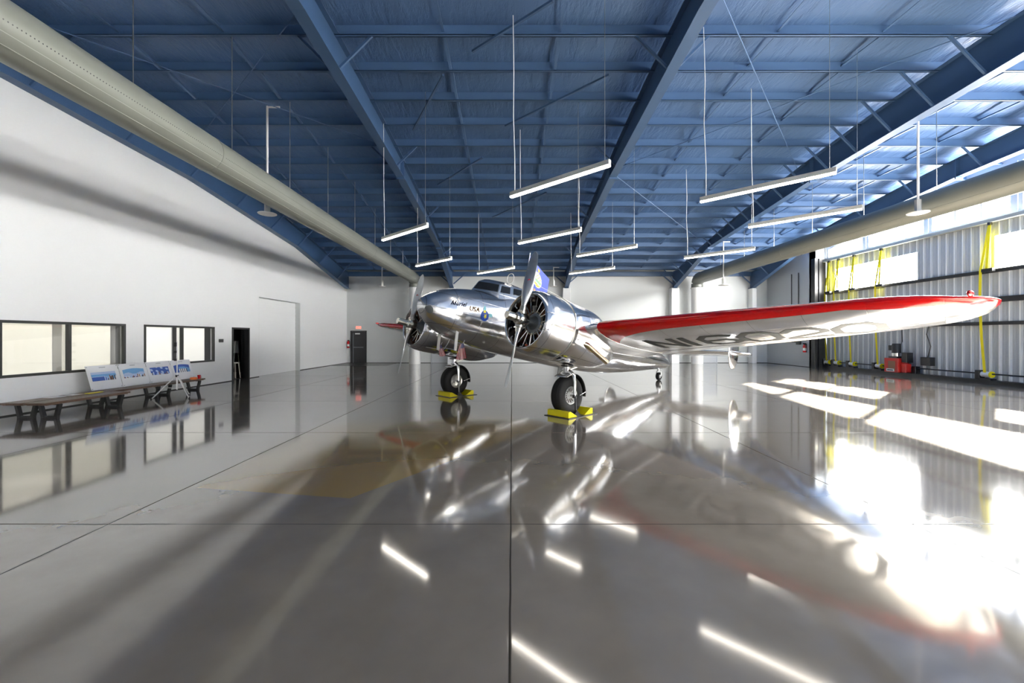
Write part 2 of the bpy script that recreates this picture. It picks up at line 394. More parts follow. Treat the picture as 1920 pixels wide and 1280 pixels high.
# back wall doors
def steel_door(n, x0, x1, h, col, exitd=False):
    w = (x1-x0); d = sempty('door_%d' % n, ((x0+x1)/2, YB, 0))
    b = MB(); b.box(-w/2, -w/2+.05, -.05, 0, 0, h); b.box(w/2-.05, w/2, -.05, 0, 0, h); b.box(-w/2, w/2, -.05, 0, h-.05, h); b.build('door_frame', 'black_steel' if exitd else 'side_paint', d, smooth=0)
    MB().box(-w/2+.06, w/2-.06, -.04, 0, .01, h-.06).build('door_leaf', col, d, smooth=0)
    if exitd:
        MB().box(-w/2+.17, -w/2+.2, -.055, -.04, 0, h-.15).build('edge_strip', 'grey_line', d, smooth=0)
        MB().box(-w/2+.2, w/2-.18, -.1, -.06, 1.0, 1.04).build('panic_bar', 'grey_line', d, smooth=0)
        MB().box(-w/2+.3, -w/2+.62, -.05, -.04, h-.24, h-.16).build('door_notice', 'white', d, smooth=0)
        MB().box(w/2-.2, w/2-.06, -.09, -.04, .88, 1.08).build('door_latch', 'black', d, smooth=0)
    else: MB().tube([(w/2-.13, -.04, 1), (w/2-.13, -.1, 1), (w/2-.25, -.1, 1)], .012, 8).build('door_handle', 'steel', d)
steel_door(3, -10.5, -9.46, 2.1, 'black', True)
steel_door(4, -5.28, -4.17, 2.1, 'side_paint'); steel_door(5, 12.26, 13.35, 2.1, 'side_paint')
t = thing('exit_sign', 'glowing red exit sign above the black door at the back', 'exit sign', (-9.97, YB, 2.2))
MB().box(-.19, .19, -.06, 0, 0, .2).build('sign_housing', 'white', t, smooth=0, bevel=.01)
MB().box(-.17, .17, -.064, -.06, .02, .18).build('sign_face', 'exit', t, smooth=0)
vs, fs = text_mesh('EXIT', .15, bold=.002); b = MB(); b.add([(v.x*.95-.15, -.067, v.y+.045) for v in vs], fs); b.build('lettering', 'white', t, smooth=0, fixn=False)

# ------------------------------------------------------------------ steel columns, rafters, purlins
BACK_Z = 4.85
FRX = [('far left', XL+.13), ('centre left', -3.87), ('centre', 3.5), ('centre right', 10.45), ('far right', 15.5)]
col_lab = {1: 'white steel column on back wall behind the nose of the plane', 2: 'white steel column on back wall just right of the flag and cockpit', 3: 'white column at back wall beside the bright riser of the right duct', 4: 'narrow white column in the back right corner near the extinguisher wall'}
for i, (nm, x) in enumerate(FRX):
    if i == 0: continue
    w = .24 if i != 4 else .14
    b = MB(); b.box(x-w, x+w, YB-.5, YB, 0, BACK_Z-.02, 0)
    tag(b.build('steel_column', 'white_paint', smooth=0, bevel=.01), col_lab[i], 'column', 'white columns on the back wall')
raf_prof = [(-8.8, 4.9), (-3.5, 6.4), (1.5, 7.35), (7.6, 7.62), (14.6, 7.24), (22.2, 6.42), (YB-.35, BACK_Z), (YB-.02, BACK_Z)]
raf_left = [(-8.8, 4.6), (-3.5, 6.0), (1.5, 6.9), (8.8, 7.16), (13.9, 6.93), (20.8, 6.14), (YB-.35, 4.82), (YB-.02, 4.82)]
raf_lab = ['blue roof rafter running along the top of the left white wall', 'blue roof rafter left of centre, ending above the plane nose', 'blue roof rafter right of centre, passing over the propeller and flag', 'deep blue rafter on the right with paired braces, ending over the riser', 'blue rafter furthest right, seen above the right duct by the high windows']
def rz(pf, y):
    for (a, za), (c, zc) in zip(pf, pf[1:]):
        if y <= c: return za+(zc-za)*max(0, y-a)/(c-a)
    return pf[-1][1]
for i, (nm, x) in enumerate(FRX):
    pf = raf_left if i == 0 else raf_prof
    if i == 3: pf = [(a, z-(.12 if 0 < a < 20 else 0)) for a, z in pf]
    t = thing('roof_rafter', raf_lab[i], 'rafter', (x, 0, 0), group='blue rafters under the roof')
    top = [(y, pz(y)+.03) for y, _ in prof if -8.8 <= y < YB-.02]+[(YB-.02, pz(YB)+.03)]; top = [(-8.8, pz(-8.8)+.03)]+top
    poly = [(-.008, y, z) for y, z in pf]+[(-.008, y, z) for y, z in top[::-1]]
    # web as quads between sampled stations
    ysamp = sorted({round(y, 3) for y, _ in pf}|{round(y, 3) for y, _ in top})
    b = MB(); b.loft([[(-.008, y, rz(pf, y)), (.008, y, rz(pf, y)), (.008, y, pz(y)+.03), (-.008, y, pz(y)+.03)] for y in ysamp])
    b.build('web', 'blue_steel', t, smooth=0)
    b = MB(); b.loft([[(-.13, y, z-.02), (.13, y, z-.02), (.13, y, z), (-.13, y, z)] for y, z in pf]); b.build('bottom_flange', 'blue_steel', t, smooth=0)
    b = MB(); b.loft([[(-.12, y, z-.02), (.12, y, z-.02), (.12, y, z), (-.12, y, z)] for y, z in top]); b.build('top_flange', 'blue_steel', t, smooth=0)
    for yy in ((14.6, 22.2) if i else ()):
        z0 = rz(pf, yy); MB().box(-.13, .13, yy-.02, yy+.02, z0-.09, pz(yy)).build('splice_plate', 'blue_steel', t, smooth=0)
    if i: MB().box(-.15, .15, YB-.5, YB-.02, BACK_Z-.05, BACK_Z-.02).build('cap_plate', 'blue_steel', t, smooth=0)
    for k in range(0, 16, 2 if i != 3 else 1):
        if i in (1, 2) and k % 4: continue
        y = PUR[k]
        for sx in ((1,) if i == 0 else (-1, 1)):
            b = MB(); b.bar((sx*.1, y, rz(pf, y)+.03), (sx*(.1+.75*(pz(y)-rz(pf, y))+.2), y, pz(y)+.05), .05, .05); b.build('flange_brace', 'blue_steel', t, smooth=0)
    if i:
        for sx in (-1, 1):
            MB().bar((sx*.1, YB-.3, BACK_Z+.25), (sx*.85, YB-.3, 5.75), .06, .06).build('knee_brace', 'blue_steel', t, smooth=0)
for k, (y, z) in enumerate(zip(PUR, PZ)):
    x1 = XD+.2; b = MB(); b.box(XL, x1, y-.012, y+.012, z, z+PD); b.box(XL, x1, y-.07, y+.012, z, z+.012); b.box(XL, x1, y-.07, y-.058, z, z+.03)
    near = 'nearest' if k == 0 else 'number'
    tag(b.build('roof_purlin', 'blue_purlin', smooth=0), 'blue purlin spanning the ceiling from left wall to hangar door side', 'purlin', 'blue purlins across the ceiling')
b = MB(); b.box(XL, XR, YB-.25, YB-.01, 5.62, 5.9); tag(b.build('eave_strut', 'blue_steel', smooth=0), 'blue eave beam where the ceiling meets the back wall', 'beam')
sag_x = [-8.6, -6.3, -1.5, 1.05, 5.8, 8.1, 12.2, 14.0]
for k, x in enumerate(sag_x):
    b = MB()
    for a, c in zip(range(15), range(1, 16)):
        hi, lo = (.13, .02) if x < 3 else (.03, .14)
        b.bar((x, PUR[a], PZ[a]+hi), (x, PUR[c], PZ[c]+lo), .06, .012); b.bar((x+.026, PUR[a], PZ[a]+hi+.025), (x+.026, PUR[c], PZ[c]+lo+.025), .01, .05)
    b.bar((x, 6.8, 8.35), (x, PUR[0], PZ[0]+.1), .045, .012)
    tag(b.build('purlin_brace', 'blue_purlin', smooth=0), 'line of blue angle braces running between the ceiling purlins', 'brace', 'brace lines between purlins')
# thin cross-bracing rods
for lab, pts in (('thin blue bracing rod crossing the right roof bay, sloping away to the right', [(3.6, 7.6), (10.3, 15.2)]), ('thin blue bracing rod crossing the right roof bay, sloping away to the left', [(10.3, 8.6), (3.7, 15.2)]),
                 ('thin bracing rod crossing the left roof bay behind the duct', [(-10.5, 8.2), (-4.0, 13.8)]), ('thin bracing rod in the left roof bay that crosses its twin', [(-4.0, 8.2), (-10.5, 13.8)]),
                 ('thin bracing rod far back in the right roof bay', [(3.6, 15.4), (10.3, 22.5)])):
    (xa, ya), (xb, yb) = pts
    tag(MB().tube([(xa, ya, pz(ya)-.02), (xb, yb, pz(yb)-.02)], .012, 6).build('bracing_rod', 'blue_purlin'), lab, 'rod', 'cross bracing rods')
# strut channels that carry the lamps
for lab, a, c in (('dark strut channel under the purlins that holds the nearest lamp cable', (-.9, 9.6), (.8, 8.2)), ('dark strut channel under the ceiling by the left centre rafter', (-3.0, 12.8), (-1.7, 10.4)),
                  ('dark strut channel slanting above the row of middle lamps', (-.2, 12.6), (2.4, 10.4)), ('dark strut channel further back near the left centre rafter', (-2.9, 16.4), (-1.0, 14.4)), ('dark strut channel furthest back above the plane', (-.9, 19.4), (1.4, 17.0))):
    b = MB(); b.bar((*a, pz(a[1])-.03), (*c, pz(c[1])-.03), .05, .05); tag(b.build('strut_channel', 'blue_steel', smooth=0), lab, 'channel', 'strut channels for lamps')

# ------------------------------------------------------------------ right side: hangar door and high windows
def corr(b, y0, y1, z0, z1):
    p = .305; k0 = math.floor(y0/p); pts = []
    k = k0
    while k*p < y1+p:
        c = k*p
        for dy, dx in ((-.05, 0), (-.02, -.05), (.02, -.05), (.05, 0), (.10, 0), (.108, -.006), (.125, -.006), (.133, 0), (.18, 0), (.188, -.006), (.205, -.006), (.213, 0)):
            pts.append((c+dy, dx))
        k += 1
    pts = [(y, x) for y, x in pts if y0 < y < y1]; pts = [(y0, 0)]+pts+[(y1, 0)]
    n = len(pts); vs = [(x, y, z0) for y, x in pts]+[(x, y, z1) for y, x in pts]
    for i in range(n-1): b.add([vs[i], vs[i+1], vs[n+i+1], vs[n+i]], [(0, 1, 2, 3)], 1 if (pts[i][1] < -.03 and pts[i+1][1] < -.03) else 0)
DY0, DY1 = -8.9, 23.2
hd = sempty('door_6', (XD, 0, 0))
wins = [(17.96, 22.6), (10.1, 15.13), (2.3, 7.3), (-6, -1)]
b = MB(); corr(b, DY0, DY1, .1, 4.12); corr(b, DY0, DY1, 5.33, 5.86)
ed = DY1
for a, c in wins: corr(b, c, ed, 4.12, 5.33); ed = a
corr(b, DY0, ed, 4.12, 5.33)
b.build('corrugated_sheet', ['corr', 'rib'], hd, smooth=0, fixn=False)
for a, c in wins:
    p = MB(); 
    p.add([(.02, a, 4.12), (.02, c, 4.12), (.02, c, 5.33), (.02, a, 5.33)], [(0, 1, 2, 3)]); p.build('window_pane', 'day_low', hd, smooth=0)
    p = MB()
    for k in range(4): yy = a+(c-a)*k/3; p.box(-.03, .04, yy-.03, yy+.03, 4.12, 5.33)
    p.box(-.03, .04, a, c, 4.08, 4.14); p.box(-.03, .04, a, c, 5.31, 5.37); p.build('window_frame', 'corr', hd, smooth=0)
for z0, z1, dx, mt in ((.0, .14, .34, 'black'), (4.0, 4.12, .12, 'black_steel'), (2.93, 3.12, .12, 'black_steel'), (2.12, 2.24, .12, 'black_steel'), (5.8, 5.92, .25, 'duct_seam')):
    MB().box(-dx, 0 if z0 else .05, DY0, DY1, z0, z1).build('door_rail', mt, hd, smooth=0)
jb = MB(); jb.box(XR-.02, XR+.16, 23.05, 23.35, 0, 6.0); jb.box(XR+.22, XR+.4, 23.05, 23.35, 0, 6.0); jb.box(XR+.1, XD-.02, 23.22, 23.34, 0, 6.0)
struct(jb.build('trim_1', 'black_steel', smooth=0, bevel=.01))
MB().box(XR+.02, XR+.14, 23.04, 23.05, 4.3, 4.42).build('jamb_label', 'p_tan', bpy.data.objects['trim_1'], smooth=0)
MB().box(XR+.02, XR+.16, 23.04, 23.05, 1.85, 2.05).build('jamb_plate', 'white', bpy.data.objects['trim_1'], smooth=0)
# clerestory
mull = [23.3, 20.7, 17.6, 14.5, 11.4, 8.3, 5.2, 2.1, -1.0, -4.1, -7.2]
for i, (c, a) in enumerate(zip(mull, mull[1:])):
    w = sempty('window_%d' % (i+3), (XD+.05, (a+c)/2, 6.05)); cy = (a+c)/2
    ta, tc_ = [min(7.75, pz(q)-.12)-6.05 for q in (a, c)]
    if min(ta, tc_) < .3: ta = max(ta, .3); tc_ = max(tc_, .3)
    MB().add([(0, a+.18-cy, 0), (0, c-.18-cy, 0), (0, c-.18-cy, tc_), (0, a+.18-cy, ta)], [(0, 1, 2, 3)]).build('window_pane', 'day', w, smooth=0)
    b = MB()
    for q in (1/3, 2/3): yy = a+.18+(c-a-.36)*q-cy; b.box(-.03, .03, yy-.025, yy+.025, 0, min(ta, tc_))
    b.box(-.05, .05, a-cy, c-cy, -.2, 0); b.build('window_frame', 'corr', w, smooth=0)
    for q in (a, c):
        s = 1 if q == a else -1; b = MB(); b.box(-.06, .05, min(q, q+s*.06)-cy, max(q, q+s*.06)-cy, -.2, ta); b.box(-.02, .05, min(q+s*.06, q+s*.18)-cy, max(q+s*.06, q+s*.18)-cy, -.2, ta); b.build('window_mullion', 'corr', w, smooth=0)
b = MB()
ysm = [y for y, _ in prof if -9 <= y <= 23.4]+[23.35]; ysm = [-9]+ysm
b.loft([[(XD+.02, y, min(7.75, pz(y)-.12)), (XD+.1, y, min(7.75, pz(y)-.12)), (XD+.1, y, pz(y)+.25), (XD+.02, y, pz(y)+.25)] for y in ysm]); struct(b.build('wall_clerestory', 'corr', smooth=0))
struct(MB().box(XR, XD+.2, 23.35, 23.5, 0, 7.2).build('wall_return', 'side_paint', smooth=0))
struct(MB().box(XR, XD+.3, 23.5, YB, 6.5, 7.0).build('trim_2', 'side_paint', smooth=0))

# drive shaft, drums, straps
ds = thing('drive_shaft', 'long black lifting shaft along the bottom of the hangar door', 'shaft', (XD-.2, 0, .36))
MB().tube([(0, DY0, 0), (0, 22.9, 0)], .025, 8).build('rod', 'black_steel', ds)
for yy in (17.85, 9.0, 3.0): MB().box(-.1, .1, yy-.06, yy+.12, -.3, .08).build('bearing', 'black', ds, smooth=0, bevel=.01)
ydr = [22.85, 22.2, 21.2, 19.65, 15.2]
names5 = ['furthest from the camera beside the dark jamb', 'second from the dark jamb', 'third from the dark jamb, below the glowing window', 'just left of the red motor unit', 'nearest, at the right edge of the photo']
for k, yy in enumerate(ydr):
    dd = thing('strap_drum', 'strap drum at door foot, '+names5[k], 'drum', (XD-.2, yy, .14), group='strap drums')
    MB().lathe((0, -.16, .2), (0, 1, 0), [(0, .001), (0, .1), (.3, .1), (.3, .001)], 20).build('strap_roll', 'white', dd)
    MB().lathe((0, -.17, .2), (0, 1, 0), [(0, .02), (0, .115), (.03, .115), (.03, .02)], 20).build('drum_flange', 'yellow', dd)
    MB().box(-.12, .1, .15, .3, 0, .34).build('bearing_block', 'black', dd, smooth=0, bevel=.02)
    MB().box(-.12, .1, -.22, .2, 0, .06).build('foot_plate', 'black', dd, smooth=0)
    top = 5.75
    st = thing('yellow_strap', 'yellow lifting strap on hangar door, '+names5[k], 'strap', (XD-.2, yy, .35), group='yellow straps')
    b = MB(); w = .045
    def ribbon(pts, b=b, w=w):
        for (xa, ya, za), (xc, yc, zc) in zip(pts, pts[1:]):
            v = [(xa, ya-w, za), (xa, ya+w, za), (xc, yc+w, zc), (xc, yc-w, zc)]
            b.prism(v, (.006, 0, 0))
    ribbon([(-.08, 0, 0), (-.02, .16, 1.3), (-.04, .2, 2.6), (-.06, .16, 3.75), (-.02, -.1, top-.35)]); b.build('webbing', 'yellow_web', st, smooth=0)
    b2 = MB(); ribbon([(-.02, -.1, top-.35), (-.04, -.02, 3.8)], b2); b2.build('return_webbing', 'yellow_web', st, smooth=0)
    MB().box(-.1, .02, -.25, .1, 3.68, 3.8).build('hook_bracket', 'black_steel', st, smooth=0)
    MB().box(-.06, .04, -.14, -.06, top-.4, top-.3).build('top_anchor', 'black_steel', st, smooth=0)
# motor unit
t = thing('door_motor', 'red hangar door motor unit with black motor on top', 'motor', (XD-.36, 18.55, .14))
MB().box(-.3, .2, -.35, .33, 0, .62).build('red_housing', 'red_box', t, smooth=0, bevel=.02)
MB().box(-.315, -.3, -.22, .12, .1, .5).build('grille', 'p_brown', t, smooth=0)
MB().box(-.32, -.3, -.18, .2, .04, .16).build('maker_plate', 'white', t, smooth=0)
MB().box(-.323, -.32, -.13, .15, .08, .12).build('plate_lettering', 'black', t, smooth=0)
MB().box(-.22, .12, -.22, .2, .62, .7).build('base_flange', 'black', t, smooth=0)
MB().lathe((-.05, 0, .7), (0, 0, 1), [(0, .001), (0, .16), (.14, .16), (.14, .001)], 24).build('adapter_ring', 'chrome', t)
MB().lathe((-.05, 0, .84), (0, 0, 1), [(0, .001), (0, .17), (.04, .16), (.36, .16), (.42, .13), (.42, .001)], 24).build('motor_can', 'black', t)
MB().box(-.14, .04, .12, .3, .95, 1.18).build('terminal_box', 'black', t, smooth=0, bevel=.01)
MB().box(-.18, .1, -.62, -.38, .45, .88).build('capacitor_box', 'black_steel', t, smooth=0, bevel=.01)
MB().box(-.2, .05, -.6, -.36, .02, .4).build('gear_case', 'red_box', t, smooth=0, bevel=.02)
MB().tube([(.1, -.05, 1.2), (.16, -.05, 1.35), (.18, 0, 2.2)], .02, 8).build('power_cable', 'black', t)
t = thing('junction_box', 'black junction box with hanging cable right of the red motor', 'box', (XD-.16, 17.4, .5))
MB().box(-.12, .1, -.2, .2, 0, .35).build('box_body', 'black_steel', t, smooth=0, bevel=.01)
MB().tube([(0, 0, .35), (.02, -.1, .8), (0, .05, 1.3), (.03, -.02, 1.7)], .018, 8).build('cable', 'black', t)
MB().tube([(0, .1, .35), (.04, .12, 1.7)], .02, 8).build('conduit', 'white', t)

# side wall fittings
for k, x in enumerate((24.35, 24.95)):
    tag(MB().tube([(XR-.03, x, 2.3), (XR-.03, x, 5.4)], .025, 8).build('conduit', 'black_steel'), 'dark vertical conduit on pale side wall, '+('nearer the black jamb' if k == 0 else 'further from the black jamb'), 'conduit', 'conduits on side wall')
t = thing('switch_gear', 'dark electrical control boxes on pale side wall under the wing', 'control box', (XR, 24.7, 1.25))
for a, c, z0, z1 in ((.25, .6, .15, .42), (-.15, .12, .12, .4), (-.55, -.25, 0, .2)): MB().box(-.12, 0, a, c, z0, z1).build('control_box', 'dark_frame', t, smooth=0, bevel=.01)
def extinguisher(loc, rz_, label):
    t = thing('fire_extinguisher', label, 'fire extinguisher', loc, (0, 0, rz_), 'fire extinguishers')
    MB().lathe((0, -.1, 0), (0, 0, 1), [(0, .001), (0, .07), (.02, .08), (.36, .08), (.42, .05), (.45, .03), (.45, .001)], 20).build('cylinder', 'red', t)
    MB().lathe((0, -.1, .1), (0, 0, 1), [(0, .082), (.14, .082)], 20).build('instruction_label', 'white', t)
    MB().box(-.02, .02, -.18, -.02, .45, .52).build('valve_handle', 'black', t, smooth=0)
    MB().tube([(.02, -.1, .48), (.1, -.12, .42), (.1, -.12, .12)], .014, 8).build('hose', 'black', t)
    MB().box(-.05, .05, -.02, 0, .0, .5).build('wall_bracket', 'black_steel', t, smooth=0)
extinguisher((-10.62, YB, .98), 0, 'small fire extinguisher on back wall left of the black exit door')
extinguisher((XR, 23.75, .82), -PI/2, 'red fire extinguisher on the pale side wall beneath the wing')
tag(MB().box(XL, XL+.05, 15.42, 15.62, 1.49, 1.61).build('thermostat', 'dark_frame', smooth=0, bevel=.01), 'small dark control panel on white wall between window and doorway', 'thermostat')

# ------------------------------------------------------------------ ducts
def duct(x, y0, y1, lab, riser):
    t = thing('air_duct', lab, 'duct', (x, 0, 5.37), group='round ceiling ducts')
    r = .35
    b = MB(); b.lathe((0, y0, 0), (0, 1, 0), [(0, .001), (0, r), (y1-y0, r)], 56); 
    el = [(math.sin(a)*.42, -(1-math.cos(a))*.42) for a in [k*PI/2/8 for k in range(9)]]
    b.tube([(0, y1-.02+e[0], e[1]) for e in el]+[(0, y1+.40, -.55)], r, 40, caps=False)
    b.build('duct_pipe', 'duct', t)
    for yy in (8.45, 17.9, 2.0):
        MB().lathe((0, yy, 0), (0, 1, 0), [(-.03, r), (-.025, r+.008), (.025, r+.008), (.03, r)], 56).build('joint_band', 'duct', t)
    for a in (math.radians(205 if x < 0 else -25), math.radians(228 if x < 0 else -48)) if x < 0 else (math.radians(-35),):
        MB().box(-.006, .006, y0, y1, -.004, .004).build('long_seam', 'duct_seam', t, smooth=0).location = (0, 0, 0)
        o = kids(t)[-1]
    # rows of small air holes
    ang = math.radians(-12) if x < 0 else math.radians(192)
    b = MB(); y = 4.6
    while y < (17 if x < 0 else 9):
        c = Vector((math.cos(ang)*(r+.001), y, math.sin(ang)*(r+.001))); u = Vector((0, .009, 0)); v = Vector((-math.sin(ang), 0, math.cos(ang)))*.009
        b.add([c+u*math.cos(q)+v*math.sin(q) for q in [k*PI/3 for k in range(6)]], [tuple(range(6))]); y += .045
    o = b.build('air_hole_row', 'black', t, smooth=0, fixn=False); o['kind'] = 'stuff'
    for yy in (6.8, 9.2, 11.6, 14, 16.4, 18.8, 21.2, 23.6):
        MB().tube([(0, yy, r-.01), (0, yy, pz(yy)+.1-5.37)], .008, 6).build('hanger_wire', 'steel', t)
    MB().lathe((0, y1+.40, -.62), (0, 0, 1), [(0, r+.06), (.04, r+.06), (.04, r)], 40).build('riser_collar', 'white', t)
    MB().tube([(0, y1+.40, -.6), (0, y1+.40, -5.37)], r+.005, 40, caps=False).build('riser', 'white', t)
duct(-6.12, -5, 26.1, 'round grey-green air duct hanging along the left side', 'riser')
duct(11.7, -5, 26.2, 'round grey air duct hanging along the right side before the high windows', 'riser')
for o in [o for o in bpy.data.objects if o.name.startswith('long_seam')]:
    p = o.parent; k = kids(p).index(o); a = math.radians((-32, -55)[k % 2]) if p.location.x < 0 else math.radians(215)
    o.rotation_euler = (0, -a, 0); o.location = (math.cos(a)*.352, 0, math.sin(a)*.352)

# ------------------------------------------------------------------ disc antennas on rods
discs = [((-6.82, 11.73), 5.1, 'white disc fitting on rod below the left duct, nearest left one', .24), ((10.9, 11.3), 5.0, 'white disc fitting on rod in front of the right duct, nearest right one', .24),
         ((-8.03, 26.0), 4.8, 'white disc fitting on rod against the back wall above the exit door', .24), ((2.57, 26.0), 4.8, 'white disc fitting on rod against back wall right of the flag', .24), ((11.2, 22.3), 4.42, 'white disc fitting on rod before the far end of the right duct', .25)]
proto = None
for (x, y), z, lab, r in discs:
    t = thing('ceiling_disc', lab, 'disc fitting', (x, y, z), group='white disc fittings on rods')
    MB().lathe((0, 0, 0), (0, 0, 1), [(.0, .001), (0, r*.9), (.012, r), (.028, r), (.04, r*.4), (.04, .001)], 36).build('disc', 'white', t)
    MB().lathe((0, 0, .04), (0, 0, 1), [(0, .001), (0, .075), (.33, .075), (.33, .001)], 6).build('neck', 'alu_satin', t)
    MB().tube([(0, 0, .37), (0, 0, pz(y)-z+.02)], .028, 10).build('rod', 'white', t)
    MB().box(-.02, .35, -.015, .015, pz(y)-z-.03, pz(y)-z+.01).build('top_arm', 'white', t, smooth=0)

# ------------------------------------------------------------------ linear pendant lamps
lamps = [((.81, 7.89), 'long linear pendant lamp nearest the camera, above the plane nose'), ((-3.04, 11.79), 'linear pendant lamp left of the plane under the left centre rafter'), ((-3.08, 16.40), 'small far linear lamp just above the left propeller'),
         ((1.04, 12.23), 'linear pendant lamp directly above the tall propeller blade'), ((3.17, 14.30), 'linear pendant lamp right of the flag, upper of two'), ((-.74, 18.45), 'far linear lamp just over the cockpit roof'),
         ((3.48, 18.52), 'far linear lamp right of the flag, lower of two'), ((4.87, 8.21), 'long linear pendant lamp at right, highest on that side'), ((7.08, 10.31), 'linear pendant lamp at far right beside the duct'), ((7.19, 14.71), 'linear pendant lamp at right ending near the duct, lowest of three')]
AN = math.radians(-44); LL = 2.33; ZL = 4.56
for k, ((x, y), lab) in enumerate(lamps):
    t = thing('linear_lamp', lab, 'pendant lamp', (x, y, ZL), (0, 0, AN), 'linear pendant lamps')
    MB().box(-LL/2, LL/2, -.035, .035, .012, .115).build('housing', 'alu_satin', t, smooth=0, bevel=.004)
    MB().box(-LL/2+.01, LL/2-.01, -.036, .036, 0, .03).build('diffuser', 'led', t, smooth=0)
    zt = pz(y)-ZL-.01; w1 = random.uniform(-.03, .03)
    MB().tube([(-LL/2+.12, 0, .115), (-LL/2+.12+w1*.3, 0, zt*.2), (-LL/2+.08, 0, zt*.45), (-LL/2+.1+w1, 0, zt*.7), (-LL/2+.07, 0, zt+.03)], .009, 6).build('power_cord', 'white', t)
    MB().tube([(LL/2-.1, 0, .115), (LL/2-.1, 0, zt+.03)], .004, 5).build('suspension_wire', 'steel', t)

# ------------------------------------------------------------------ benches, boards, stand
def bench(x, y0, y1, lab, legs):
    t = thing('bench', lab, 'bench', (x, y0, 0), group='low wooden benches along the left wall'); w = .44
    b = MB()
    for k in range(3): b.box(-w/2+k*w/3+.004, -w/2+(k+1)*w/3-.004, 0, y1-y0, .315, .355)
    b.box(-w/2+.02, w/2-.02, .05, y1-y0-.05, .30, .315); b.build('seat', 'wood', t, smooth=0)
    for ly in legs:
        b = MB(); q = .055; l = ly-y0
        b.bar((-.2, l, .3), (-.13, l, .02), q*1.3, q); b.bar((.2, l, .3), (.13, l, .02), q*1.3, q); b.bar((-.17, l, .025), (.17, l, .025), q, .05); b.bar((-.22, l, .29), (.22, l, .29), q, .02)
        b.build('leg_frame', 'black_steel', t, smooth=0)
bench(-10.09, 8.45, 10.40, 'wooden bench against the wall, nearest the camera', (8.75, 10.2))
bench(-9.60, 8.45, 10.35, 'wooden bench in front row, standing beside the nearest wall bench', (8.75, 10.15))
bench(-10.14, 10.45, 12.03, 'wooden bench against wall under the first two display boards', (10.7, 11.85))
bench(-10.14, 12.07, 13.62, 'wooden bench against wall carrying the cups, behind the light stand', (12.25, 13.4))
BL = ['white display board with sky picture, nearest of four on the benches', 'white display board with arched pale blue picture, second of four', 'white display board with dark blue skyline picture, third of four', 'white display board with curved blue band picture, furthest of four']
by = [10.3, 11.15, 12.0, 12.85, 13.66]
for k in range(4):
    y0, y1 = by[k]+.012, by[k+1]-.012; W_ = y1-y0; Hb = .62
    t = thing('display_board', BL[k], 'display board', (-10.30, y0, .357), group='white display boards on the benches')
    tilt = .28
    P_ = lambda u, v, off=0.: (-v*Hb*math.sin(tilt)+off*math.cos(tilt), u*W_, v*Hb*math.cos(tilt)+off*math.sin(tilt)+.012)
    rnd = random.Random(k+3)
    hts = [rnd.uniform(.1, .75) for _ in range(24)]; pal = [rnd.choice([1, 2, 3, 4, 5]) for _ in range(24)]
    MB().prism([P_(0, 0, -.006), P_(1, 0, -.006), P_(1, 1, -.006), P_(0, 1, -.006)], Vector((math.cos(tilt)*.012, 0, math.sin(tilt)*.012))).build('board_panel', 'paper', t, smooth=0)
    def col(u, v, k=k, hts=hts, pal=pal):
        c = int(u*24)
        if k == 0: return (1 if v < .45 and u < .5 else 2 if v < .5 and u < .55 else (pal[c] if v < hts[c]*.9 and u > .55 else 2 if v > .75 else 6))
        if k == 1: return pal[c] if v < hts[c]*.5 else (0 if v > .5+.12*math.sin(u*9) else 2)
        if k == 2: return pal[c] if v < hts[c]*.6 else (2 if math.sin(u*23)+math.sin(v*11+u*7) > .9 else 1)
        return (1 if v > .72+.2*math.sin(u*PI)-.2 and v > .55 else (5 if c % 3 else 4) if (v < .45 and .3 < u < .8) else (6 if .3 < u < .8 else 1 if u < .3 else 0))
    top = (lambda u: .72+.05*math.sin(u*PI)) if k in (1, 3) else (lambda u: .72)
    b = MB(); b.sheet(48, 20, lambda u, v: P_(.1+.78*u, .36+(top(u)-.36)*v, .008), col)
    b.build('picture', ['p_sky', 'p_blue', 'p_pale', 'p_brown', 'p_dark', 'paper', 'p_sky'], t, smooth=0, fixn=False)
    b = MB(); b.sheet(6, 1, lambda u, v: P_(.4+.2*u, .9+.02*v, .008)); b.build('title_line', 'grey_line', t, smooth=0, fixn=False)
    b = MB()
    for u, v in ((.03, .05), (.97, .05), (.03, .95), (.97, .95)): b.lathe(P_(u, v, .006), (math.cos(tilt), 0, math.sin(tilt)), [(0, .008), (.008, .008), (.008, .001)], 8)
    b.build('corner_pins', 'grey_line', t)
t = thing('light_stand', 'silver tripod stand with small clamps in front of the display boards', 'tripod stand', (-9.35, 11.75, 0), (0, 0, .3))
MB().tube([(0, 0, .22), (0, 0, .55), (0, 0, .551), (0, 0, 1.56)], [.02, .02, .015, .012], 10).build('pole', 'silver', t)
for a in (200, 320, 80):
    c, s = math.cos(math.radians(a)), math.sin(math.radians(a))
    b = MB(); b.tube([(0.03*c, .03*s, .6), (.52*c, .52*s, .03), (.56*c, .56*s, .02)], .016, 8); b.tube([(.02*c, .02*s, .26), (.3*c, .3*s, .3)], .011, 6); lg = b.build('leg', 'silver', t)
    MB().tube([(.55*c, .55*s, 0), (.55*c, .55*s, .04)], .018, 8).build('rubber_foot', 'rubber', lg)
MB().tube([(0, 0, .57), (0, 0, .63)], .04, 12).build('collar', 'black', t)
for z in (1.42, 1.24, 1.02): MB().box(-.07, .0, -.03, .03, z, z+.07+(.05 if z > 1.3 else 0)).build('clamp', 'black', t, smooth=0, bevel=.008)
t = thing('cup', 'dark red cup standing on the far end of the bench', 'cup', (-10.0, 13.45, .355))
MB().lathe((0, 0, 0), (0, 0, 1), [(0, .001), (0, .035), (.12, .045), (.12, .04), (.01, .03), (.01, .001)], 20).build('cup_body', 'red', t)
